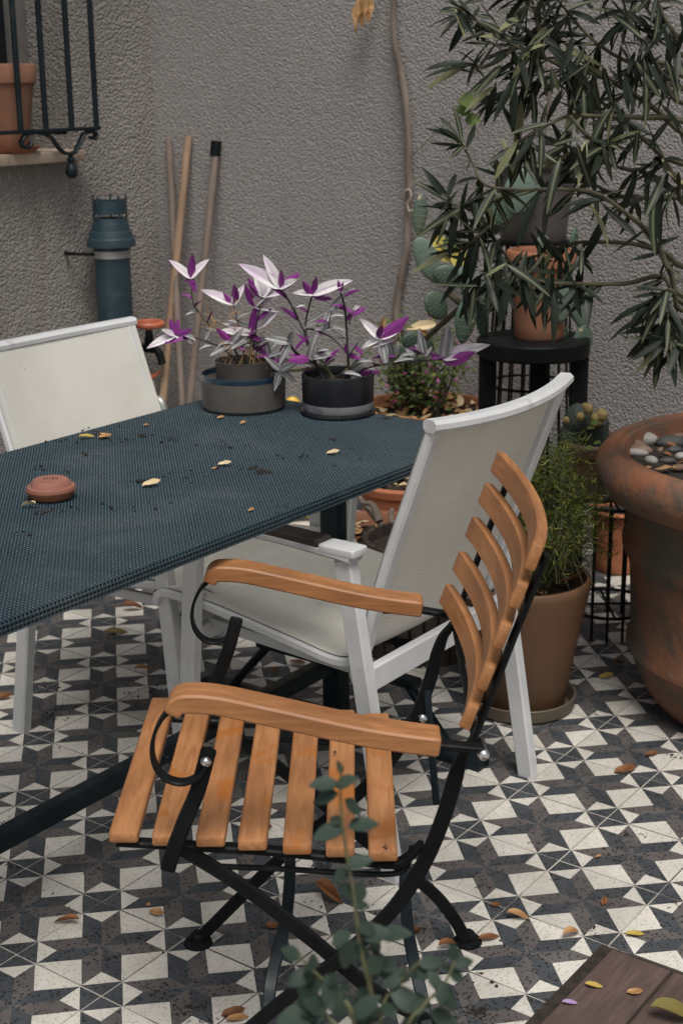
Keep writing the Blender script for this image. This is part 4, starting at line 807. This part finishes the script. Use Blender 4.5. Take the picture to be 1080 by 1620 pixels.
for a in ((664, 340, 12, 32, 6, .05, .3), (676, 412, 19, 40, -25, .04, .2), (708, 436, 26, 17, 10, .03, .2), (690, 484, 20, 27, -40, .0, .5), (735, 452, 12, 34, -20, -.04, .8), (736, 506, 22, 38, 12, -.03, .6), (762, 500, 18, 40, -15, .04, .9), (825, 303, 30, 36, 25, .10, .2), (795, 330, 22, 30, 30, .10, .1),
          (880, 470, 22, 42, -12, -.06, .1), (858, 385, 12, 14, 0, -.02, .4), (917, 487, 21, 38, -18, .0, .5), (918, 548, 19, 36, 14, .0, .35), (893, 540, 9, 30, -8, .02, .9), (906, 610, 9, 26, 8, .0, .3), (905, 400, 14, 40, 12, .06, .9), (648, 560, 34, 16, 18, .30, .4), (770, 455, 14, 30, 20, -.02, .4), (790, 470, 16, 34, -8, .0, .7), (850, 430, 16, 36, 8, .02, .6), (660, 545, 30, 17, 20, .2, .3)): pad(*a)
MB().add(tube(cr([Vector((0, 0, .18)), aty(850, 430, Sc.y) - op, aty(800, 440, Sc.y) - op, aty(740, 480, Sc.y) - op, aty(705, 460, Sc.y + .02) - op], 5), [.014, .01], 8)).add(tube(cr([Vector((.0, 0, .19)), aty(890, 440, Sc.y) - op, aty(905, 455, Sc.y) - op], 4), .01, 8)).add(tube(cr([aty(735, 480, Sc.y) - op, aty(690, 520, Sc.y + .08) - op, aty(655, 552, Sc.y + .22) - op], 4), .008, 8)).build('stem', m_twig, ca)
# tall wire stand with the charcoal pot
Tc = Vector((aty(840, 385, 4.17).x, 4.13, 0)); zW = aty(838, 386, 4.05).z
ws = empty('wire_stand', Tc); tag(ws, 'tall black wire cage stand under charcoal pot', 'plant stand')
for k in range(20):
    a = 2 * math.pi * k / 20; r0, r1 = .145, .10; MB().add(tube([Vector((r0 * math.cos(a), r0 * math.sin(a), 0)), Vector((r1 * math.cos(a), r1 * math.sin(a), zW - .004))], .0032, 6)).build('wire', m_black, ws)
for z in (.02, .28, .56, zW - .004):
    r = .145 - .045 * z / zW; MB().add(tube([Vector((r * math.cos(a), r * math.sin(a), z)) for a in np.linspace(0, 2 * math.pi, 25)], .004, 6)).build('wire_hoop', m_black, ws)
MB().add(lathe([(.001, zW - .004), (.105, zW - .004), (.105, zW), (.001, zW)], 30)).build('tray', m_black, ws)
gy = potted('grey_pot', 'large charcoal resin pot on the tall wire stand', 'flower pot', (Tc.x, Tc.y, zW + .0005), potprof(.088, .112, .215, .006, .02, .01, .03), m_greypot, soil=(.10, .185))
MB().add(tube(cr([Vector((.01, 0, .18)), Vector((.015, 0, .26)), Vector((.03, -.02, .38)), Vector((.02, -.02, .5))], 5), .006, 8)).build('stem', m_bark, gy)
for k in range(9): lv = leaf(.05, .035, .2, .2, 5); link('leaf', meshdata('leaf', lv[0], lv[1], [m_yl if k % 2 else m_fern, m_yl], lv[2]), gy, frame((U(-.08, .05), U(-.08, 0), U(.2, .25)), (U(-1, 1), -.5, U(-.1, .6)), (0, -.4, 1), U(.4, .7)))
# ------------------------------------------------------------------ shrub pot
Pc = Vector((.415, 3.135, 0)); rb, rt, ph = .098, .152, .315
ss = MB().add(lathe([(.08, 0), (.115, 0), (.124, .008), (.128, .036), (.126, .038), (.122, .036), (.112, .008), (.001, .006)], 48)).build('pot_saucer', m_saucer); ss.location = Pc + Vector((0, 0, .002)); tag(ss, 'olive-grey plastic saucer under the brown shrub pot', 'saucer')
sp_ = potted('potted_shrub', 'fine-leaved green shrub in plain brown pot on saucer', 'potted plant', Pc + Vector((0, 0, .009)), [(.08, 0), (rb, 0), (rb + .003, .006), (rb + (rt - rb) * .5, ph * .5), (rt - .001, ph - .02), (rt, ph - .004), (rt - .003, ph), (rt - .010, ph), (rt - .013, ph - .02), (rt - .017, ph - .06)], m_brownpot, soil=(.137, ph - .045)); dirtleaves(sp_, .10, ph - .045, 8)
def needles(nst, tipf, nper, L, lw, mb, sb, base, spread):
    for k in range(nst):
        tp = tipf(); p0 = base + Vector((U(-.04, .04), U(-.04, .04), 0)); md = p0.lerp(tp, .55) + Vector((U(-.03, .03), U(-.03, .03), U(-.01, .05))); c = cr([p0, md, tp], 8); sb.add(tube(c, [.0022, .0007], 4)); n = len(c)
        for _ in range(nper):
            q = c[int(n * (.18 + .8 * rnd() ** .7)) if n > 2 else 1]; d = Vector((random.gauss(0, 1), random.gauss(0, 1), random.gauss(.2, .8))).normalized(); a = q + d * U(0, .012) + Vector((random.gauss(0, spread), random.gauss(0, spread), random.gauss(0, spread))); b = a + d * U(.5, 1) * L; m_ = (a + b) / 2 + Vector((U(-.004, .004), U(-.004, .004), -.003)); s = d.cross(Vector((U(-1, 1), U(-1, 1), U(-1, 1)))).normalized() * lw
            mb.add(([a - s, a + s, m_ + s, m_ - s, b], [(0, 1, 2, 3), (3, 2, 4)]), 1 if rnd() < .25 else 0)
nm = MB(); ns_ = MB(); PB = Pc + Vector((0, 0, .009)); bs_ = Vector((0, 0, ph - .05))
def tipF():
    # silhouette of the bush: wide drooping middle, narrow top
    t = rnd(); v = 690 + 190 * t; hw = 45 + 80 * min(1, t * 1.6) - 28 * max(0, t - .65) * 2
    u = 868 - 8 * t + U(-1, 1) * hw; return aty(u, v, 3.135 + U(-.12, .10)) - PB
needles(150, tipF, 75, .026, .0009, nm, ns_, bs_, .012)
for _ in range(50):
    a = aty(U(800, 930), U(800, 860), 3.1 + U(-.1, .08)) - PB; ns_.add(tube(cr([a, a + Vector((U(-.03, .03), U(-.03, .01), -.04)), a + Vector((U(-.04, .04), U(-.04, 0), -.10))], 4), .0007, 4))
tag(nm.build('foliage', [m_fol, m_foly], sp_, smooth=False), kind='stuff'); ns_.build('stems', m_twig, sp_)
# ------------------------------------------------------------------ golden cactus pot on a wire rack, flower pot below
Rc = Vector((aty(958, 1000, 3.62).x, 3.62, 0)); rk = empty('wire_rack', Rc); tag(rk, 'low black wire rack beside the giant terracotta pot', 'plant stand'); zR = .36
for k in range(18):
    a = 2 * math.pi * k / 18; x, y = .115 * math.cos(a), .115 * math.sin(a); MB().add(tube([Vector((x, y, 0.004)), Vector((x, y, zR))], .0036, 6)).build('wire', m_black, rk)
for z in (.07, zR): MB().add(tube([Vector((.115 * math.cos(a), .115 * math.sin(a), z)) for a in np.linspace(0, 2 * math.pi, 25)], .0045, 6)).build('wire_hoop', m_black, rk)
for a in (0, math.pi / 2): MB().add(tube([Vector((.115 * math.cos(a), .115 * math.sin(a), .07)), Vector((-.115 * math.cos(a), -.115 * math.sin(a), .07))], .0036, 6)).add(tube([Vector((.115 * math.cos(a), .115 * math.sin(a), zR)), Vector((-.115 * math.cos(a), -.115 * math.sin(a), zR))], .0036, 6)).build('wire', m_black, rk)
gc = potted('potted_cactus', 'dark cactus with round golden offsets in small terracotta pot', 'potted plant', (Rc.x - .045, Rc.y, zR + .005), potprof(.062, .088, .155, .006, .035, .011, .03), m_terraold, soil=(.08, .13)); G0 = gc.location.copy()
for u, v, r, m in ((915, 668, 26, m_barrel), (905, 690, 22, m_barrel), (932, 690, 20, m_barrel)): MB().add(ball(aty(u, v, 3.62) - G0, r * 3.62 / FPX, (1, 1, 1.2), 18, 12, .03)).build('cactus_body', m, gc)
for u, v, r in ((930, 647, 6.5), (917, 659, 5.5), (941, 661, 6.5), (939, 670, 5), (951, 657, 8), (925, 643, 4.5), (895, 665, 4.5), (948, 668, 5)): MB().add(ball(aty(u, v, 3.56) - G0, 1.25 * r * 3.56 / FPX, (1, 1, 1.1), 14, 10, .05)).build('offset', m_gold, gc)
MB().add(tube([Vector((0, 0, .12)), Vector((-.01, 0, .2))], [.03, .04], 10)).build('cactus_stem', m_barrel, gc)
for u, v in ((928, 676), (924, 708), (938, 700), (905, 705), (934, 668)): lv = leaf(.022, .02, .2, .1, 4); link('leaf', meshdata('leaf', lv[0], lv[1], [m_fern, m_fern], lv[2]), gc, frame(aty(u, v, 3.5) - G0, (U(-1, 1), -.6, .2), (0, -.6, 1)))
Bc = atz(968, 893, .02); Bc.z = .0
potted('flower_pot', 'small orange terracotta pot on the ground behind the wire rack', 'flower pot', (Bc.x + .02, Bc.y + .02, .003), potprof(.07, .085, .19, .005, .02, .01, .03), m_terralight, soil=(.075, .17))
# ------------------------------------------------------------------ giant terracotta pot with oleander
Gp = Vector((1.02, 3.12, 0)); gz = .615
gprof = [(.18, 0), (.270, 0), (.290, .012), (.318, .05), (.340, .10), (.352, .135), (.360, .14), (.360, .155), (.352, .165), (.355, .25), (.360, .33), (.366, .362), (.376, .372), (.380, .385), (.380, .402), (.372, .415), (.374, .44), (.379, .49), (.384, .50), (.40, .507), (.425, .515), (.443, .535), (.45, .56), (.444, .588), (.430, .606), (.412, gz), (.402, gz - .004), (.400, gz - .009), (.394, gz - .007), (.384, gz - .008), (.380, gz - .018), (.372, gz - .09)]
og = potted('giant_pot', 'giant weathered terracotta pot with thick rolled rim', 'planter', Gp + Vector((0, 0, .003)), gprof, m_terraold, 96, soil=(.374, gz - .052), wob=.004)
def chip(th, z, r, w, h):
    mb = MB(); v = []; f = []; n = 10
    for k in range(n + 1):
        a = th + (k / n - .5) * w; hh = h * math.sin(math.pi * k / n) * U(.6, 1.2); 
        for e in (-1, 0, 1): v.append(Vector(((r + .0012 * (1 - abs(e))) * math.cos(a), (r + .0012 * (1 - abs(e))) * math.sin(a), z + e * hh)))
    for k in range(n):
        for e in (0, 1): a = k * 3 + e; f.append((a, a + 3, a + 4, a + 1))
    mb.add((v, f)).build('chipped_edge', m_chip, og)
chip(math.radians(208), .3925, .3795, .22, .0045); chip(math.radians(226), .391, .3795, .3, .003)
pebs = [(1012, 694, 30, 14, 0, -.5), (1000, 705, 24, 11, 1, -.5), (1010, 712, 22, 10, 1, -.35), (1004, 716, 22, 7, 0, -.3), (1060, 700, 26, 12, 2, .1), (1043, 676, 8, 6, 0, .5), (1066, 712, 14, 7, 2, .2), (1055, 729, 14, 6, 2, 0.), (1035, 690, 9, 6, 1, .3), (1072, 690, 12, 6, 1, .4), (1078, 722, 12, 7, 0, .2), (1045, 712, 9, 5, 1, .9)]
def pebble(p, a, b, k, ang, label):
    o = MB().add(ball((0, 0, 0), 1, (a, b, b * .75), 16, 10, .03)).build('pebble', m_peb[k], ang=None); o.matrix_world = Matrix.Translation(p) @ Matrix.Rotation(ang, 4, 'Z'); tag(o, label, 'pebble', 'pebbles in the giant pot')
pl = ['smooth pale pebble on the soil of the giant pot', 'smooth brown pebble on the soil of the giant pot', 'smooth dark grey pebble on the soil of the giant pot']
zso = gz - .047
for u, v, a, b, k, an in pebs: p = atz(u, v, zso + b * .0009); pebble(p, a * .00145, b * .0019, k, an, pl[k])
for _ in range(12):
    a = U(2.6, 3.9); r = U(.15, .34); pebble(Gp + Vector((r * math.cos(a), r * math.sin(a), zso + .008)), U(.012, .03), U(.010, .018), random.randrange(3), U(0, 3), '')
for o in list(bpy.data.objects):
    if o.name.startswith('pebble') and not o.get('label'): o['label'] = pl[m_peb.index(o.data.materials[0])]
lit = MB()
for _ in range(120):
    a = U(1.8, 5.8); r = .36 * math.sqrt(rnd()); L = leaf(U(.02, .05), U(.008, .018), U(-.2, .2), U(.2, .7), 3, wave=1); lit.add(xform(L[:2], frame((r * math.cos(a), r * math.sin(a), zso + U(.002, .012)), (U(-1, 1), U(-1, 1), U(-.1, .2)), (U(-.4, .4), U(-.4, .4), 1))), random.choice((0, 1, 1, 2)))
tag(lit.build('bark_litter', [m_dry[0], m_dry[1], m_armwood], og), kind='stuff')
OB = Gp + Vector((.10, 0, zso)); ol = empty('oleander', OB); tag(ol, 'large oleander bush with long narrow dark green leaves', 'shrub')
def zp(x, y, d): return aty(640 + x / 2.4545, y / 2.4545, d) - OB
trunks = {0: [Vector((0, 0, -.03)), Vector((-.03, -.03, .3)), Vector((-.02, -.02, .7)), Vector((-.06, 0, 1.2))], 1: [Vector((.03, .03, -.03)), Vector((.02, .05, .25)), Vector((.0, .08, .5)), Vector((-.05, .1, .8))]}
for t in trunks.values(): MB().add(tube(cr(t, 6), [.022, .009], 10)).build('trunk', m_bark, ol)
brs = [  # trunk, height fraction, distance, points in the enlarged crop
 (0, .75, 3.05, [(1085, 400), (1000, 290), (900, 130), (860, 50), (835, -60)]), (0, .55, 3.12, [(1100, 530), (980, 430), (860, 350), (740, 290), (640, 270), (540, 225), (430, 180), (310, 105), (250, 60)]),
 (0, .5, 3.0, [(1100, 478), (900, 456), (760, 452), (640, 450), (540, 492), (450, 545), (390, 585)]), (1, .6, 3.2, [(1100, 740), (990, 600), (880, 500), (770, 400), (660, 310), (560, 330), (470, 330), (380, 380)]),
 (0, .3, 2.98, [(1085, 1150), (1030, 1060), (960, 920), (860, 830), (740, 750), (600, 735), (430, 735), (310, 715), (255, 620), (215, 545)]), (1, .4, 3.15, [(1090, 1040), (1010, 985), (900, 950), (760, 940), (650, 945), (540, 985), (440, 1010), (390, 1030)]),
 (0, .25, 3.02, [(1085, 1180), (1000, 1075), (860, 1100), (700, 1102), (540, 1095), (440, 1050), (370, 960), (325, 880)]), (1, .8, 3.2, [(1090, 160), (960, 60), (900, -30), (860, -80)]), (0, .7, 3.1, [(1095, 300), (1000, 245), (870, 240), (740, 165), (650, 70), (570, -30)]),
 (1, .65, 3.25, [(1090, 350), (960, 330), (820, 320), (690, 220), (600, 150), (520, 60), (440, 10)]), (0, .35, 2.95, [(1090, 1210), (1040, 1130), (990, 1140), (960, 1180)]), (1, .3, 2.95, [(1095, 1260), (1045, 1190), (1020, 1230), (1010, 1290)]), (0, .45, 3.05, [(1095, 800), (1060, 700), (1010, 650), (980, 610)]),
 (0, .5, 3.1, [(1090, 640), (1000, 620), (900, 660), (800, 640), (700, 600), (620, 560)]), (1, .45, 3.2, [(1090, 780), (960, 770), (840, 760), (700, 700), (640, 640)]), (0, .2, 2.9, [(1095, 1330), (1050, 1300), (1035, 1320), (1030, 1360)]), (0, .8, 3.0, [(1095, 220), (1040, 120), (990, 30), (970, -60)]),
 (1, .3, 3.0, [(540, 985), (480, 1060), (400, 1070), (350, 1060)]), (0, .5, 3.0, [(430, 735), (330, 780), (240, 800), (180, 800)]), (0, .5, 3.05, [(430, 180), (370, 230), (300, 260), (250, 245)]), (0, .5, 3.12, [(310, 105), (240, 50), (190, 30)]), (0, .5, 3.1, [(540, 225), (520, 120), (500, 30), (480, -40)]), (1, .5, 3.0, [(325, 880), (260, 940), (200, 980)]), (0, .5, 3.0, [(640, 450), (700, 520), (760, 560), (800, 560)])]
olm = []; oln = []
for L, Wd, dr in ((.095, .0165, .12), (.112, .019, .3), (.075, .0135, .05), (.10, .0155, -.08), (.125, .0195, .2)):
    for pal in (0, 1): lv = leaf(L, Wd, dr, .3, 7, 1.0, .0005, tw=U(-.5, .5)); olm.append(meshdata('leaf', lv[0], lv[1], [m_olp if pal else m_ol, m_olp if pal else m_olb], lv[2])); oln.append((lv, pal))
places = []
for (ti, h, d, pts) in brs:
    tr = cr(trunks[ti], 6); ptsw = [zp(x, y, d + .03 * math.sin(k * 1.3 + x)) for k, (x, y) in enumerate(pts)]
    if pts[0][0] > 1000: s0 = tr[int(h * (len(tr) - 1))]; c = cr([s0, s0.lerp(ptsw[0], .55) + Vector((0, 0, .03))] + ptsw, 7); st_ = 15
    else: c = cr(ptsw, 7); st_ = 3
    MB().add(tube(c, [.0075 if st_ > 3 else .0035, .0045, .002], 7)).build('branch', m_twig, ol)
    n = len(c); rng = n - st_
    for k in range(st_, n - 1):
        w = (k - st_) / max(1, rng)
        if rnd() < .10 + .36 * w:
            t = (c[k + 1] - c[k - 1]).normalized()
            for _ in range(random.choice((1, 2, 3, 3))):
                side_ = Vector((random.gauss(0, 1), random.gauss(0, .8), random.gauss(-.75, .65))); places.append((c[k], (t * U(.2, .9) + side_ * .8), U(.6, 1.0), 0))
    t = (c[-1] - c[-3]).normalized()
    for _ in range(random.randrange(5, 9)): places.append((c[-1] - t * U(0, .03), t * .9 + Vector((random.gauss(0, .6), random.gauss(0, .6), random.gauss(-.15, .55))), U(.55, 1.0), 1 if rnd() < .26 else 0))
# hanging clumps
for x, y, d, n, dx, dz in ((380, 1060, 2.95, 44, 0, -1), (560, 1090, 3.0, 18, .1, -1), (560, 960, 3.05, 16, .0, -1), (480, 980, 3.02, 12, -.1, -1), (290, 1080, 3.0, 14, -.2, -1), (470, 1080, 2.95, 14, .2, -1), (240, 720, 2.98, 14, -.1, -1), (720, 570, 3.0, 24, -.1, -.9), (690, 330, 3.05, 16, 0, -1), (480, 360, 3.1, 16, -.2, -.8), (330, 190, 3.1, 12, -.6, -.2), (600, 120, 3.1, 18, -.2, -.3), (900, 220, 3.0, 18, .2, -.9), (1010, 1170, 2.95, 26, -.3, -.9), (1040, 1290, 2.92, 18, -.3, -1), (1030, 690, 3.0, 14, 0, -1), (760, 740, 3.05, 12, 0, -1), (850, 90, 3.05, 18, 0, -.6), (1000, 80, 3.0, 16, 0, -.7), (480, 30, 3.15, 14, -.3, .2), (180, 840, 3.0, 8, -.2, -.8), (640, 1000, 3.05, 12, 0, -1), (420, 590, 3.0, 10, -.1, -1), (700, 180, 3.1, 16, .1, -.6), (560, 260, 3.12, 14, -.3, -.4), (820, 400, 3.05, 12, 0, -.9), (430, 240, 3.08, 16, -.5, -.3), (930, 420, 3.0, 10, .3, -.8), (300, 960, 3.0, 12, -.4, .2), (520, 180, 3.12, 18, -.3, -.2), (400, 120, 3.12, 16, -.4, .1), (640, 330, 3.05, 14, 0, -1), (760, 60, 3.1, 16, 0, -.2), (380, 300, 3.1, 12, -.4, -.5), (1050, 200, 3.0, 12, 0, -1), (580, 50, 3.12, 12, -.1, .4)):
    p0 = zp(x, y, d)
    for _ in range(int(n * .60)): places.append((p0 + Vector((random.gauss(0, .022), random.gauss(0, .03), random.gauss(0, .02))), Vector((dx + random.gauss(0, .5), random.gauss(0, .5), dz + random.gauss(0, .4))), U(.65, 1.05), 1 if rnd() < .07 else 0))
vis = [p for p in places if inview(p[0] + OB, 20)]; rest = [p for p in places if not inview(p[0] + OB, 20)]
random.shuffle(vis); lsm = MB(); lfm = []
for k, (p, d, s, pal) in enumerate(vis + rest):
    upv = Vector((U(-.6, .6), -.55 + U(-.4, .4), .8)); mt_ = frame(p, d, upv, s); q = random.randrange(5) * 2 + pal
    if k < 298 and k < len(vis): link('leaf', olm[q], ol, mt_)
    else:
        lv = oln[q][0]; base = 2 if pal else 0; n0 = len(lsm.v); lsm.v += [mt_ @ Vector(x) for x in lv[0]]; lsm.f += [tuple(i + n0 for i in qq) for qq in lv[1]]; lsm.m += [base if pal else z for z in lv[2]]
tag(lsm.build('foliage', [m_ol, m_olb, m_olp], ol, ang=None), kind='stuff')
# ------------------------------------------------------------------ shrub in the foreground
Ec = Vector((.05, 1.10, 0)); ep = potted('potted_foreground_shrub', 'blue-green shrub with rounded leaves rising in front of wooden chair', 'potted plant', Ec, potprof(.09, .12, .22, .01, .04, .012, .03), m_terra, soil=(.11, .19))
els = []
for L, Wd, dr in ((.034, .020, .15), (.04, .024, .25), (.028, .019, .0)): lv = leaf(L, Wd, dr, .2, 7, .9, .0005); els.append(meshdata('leaf', lv[0], lv[1], [m_euc, m_eucb], lv[2]))
def es(pts, d, nl, leafs=()):
    P3 = [Vector((U(-.03, .03), U(-.03, .03), .18)), aty(pts[0][0] + U(-10, 10), 1790, 1.09) - Ec] + [aty(u, v, d) - Ec for u, v in pts]; c = cr(P3, 6); MB().add(tube(c, [.0028, .0008], 6)).build('stem', m_gstem, ep)
    n = len(c)
    for k in range(9, n - 1, 2):
        if rnd() < nl: link('leaf', random.choice(els), ep, frame(c[k], Vector((random.gauss(0, 1), random.gauss(-.2, .7), random.gauss(.1, .6))), (U(-.4, .4), -.7, .8), U(.42, .68)))
    for (u, v, dx, dy, s) in leafs: p = aty(u, v, d) - Ec; link('leaf', random.choice(els), ep, frame(p, Vector((dx, U(-.4, .2), -dy)), (U(-.5, .5), -.5, .9), s * .70))
es([(590, 1600), (570, 1500), (560, 1420), (548, 1350), (540, 1290), (538, 1210)], 1.05, .12, [(535, 1240, -1, -.1, 1.0), (535, 1255, -1, .4, 1.0), (530, 1245, .7, -.5, .9), (545, 1265, .7, .8, 1.), (540, 1225, -.2, -1, .5), (545, 1310, -1, .2, 1.15), (550, 1308, 1, -.2, .9), (545, 1370, 1, -.3, 1.0), (545, 1372, -.4, .8, .8), (560, 1430, .3, -.9, 1.1), (570, 1480, 1, -.1, 1.3), (540, 1400, .6, .6, .9), (555, 1475, -.8, .5, 1.)])
es([(560, 1620), (530, 1570), (500, 1540), (470, 1510)], 1.03, .95, [(475, 1515, -.7, -.5, 1.), (480, 1530, -.2, .9, 1.1), (500, 1545, -.6, .5, 1.), (520, 1580, -.9, .5, 1.5), (490, 1605, -.9, .4, 1.4), (540, 1530, .3, -1, 1.3)])
es([(600, 1630), (610, 1580), (640, 1545), (665, 1520)], 1.04, .95, [(650, 1545, .9, -.4, 1.), (620, 1570, .8, .4, 1.2), (600, 1540, -.4, -.9, 1.1), (640, 1580, .9, .3, 1.2)])
es([(640, 1640), (670, 1590), (700, 1560), (720, 1520)], 1.03, .95, [(690, 1560, .7, .7, 1.), (680, 1600, .8, .6, 1.4), (710, 1540, .8, .5, .8), (715, 1520, .1, -1, .8), (660, 1600, -.6, -.6, 1.1), (640, 1610, .3, .8, 1.2)])
es([(580, 1640), (575, 1590), (590, 1540), (600, 1500), (598, 1465)], 1.07, .95, [(600, 1480, .9, -.4, 1.), (590, 1520, -.9, -.2, 1.), (600, 1540, .9, .2, 1.2), (570, 1580, -.8, .3, 1.2)])
es([(540, 1650), (520, 1610), (500, 1590), (480, 1585)], 1.02, .95, [(500, 1600, -1, .2, 1.4), (530, 1600, -.2, -1, 1.3), (560, 1610, .6, -.6, 1.2)])
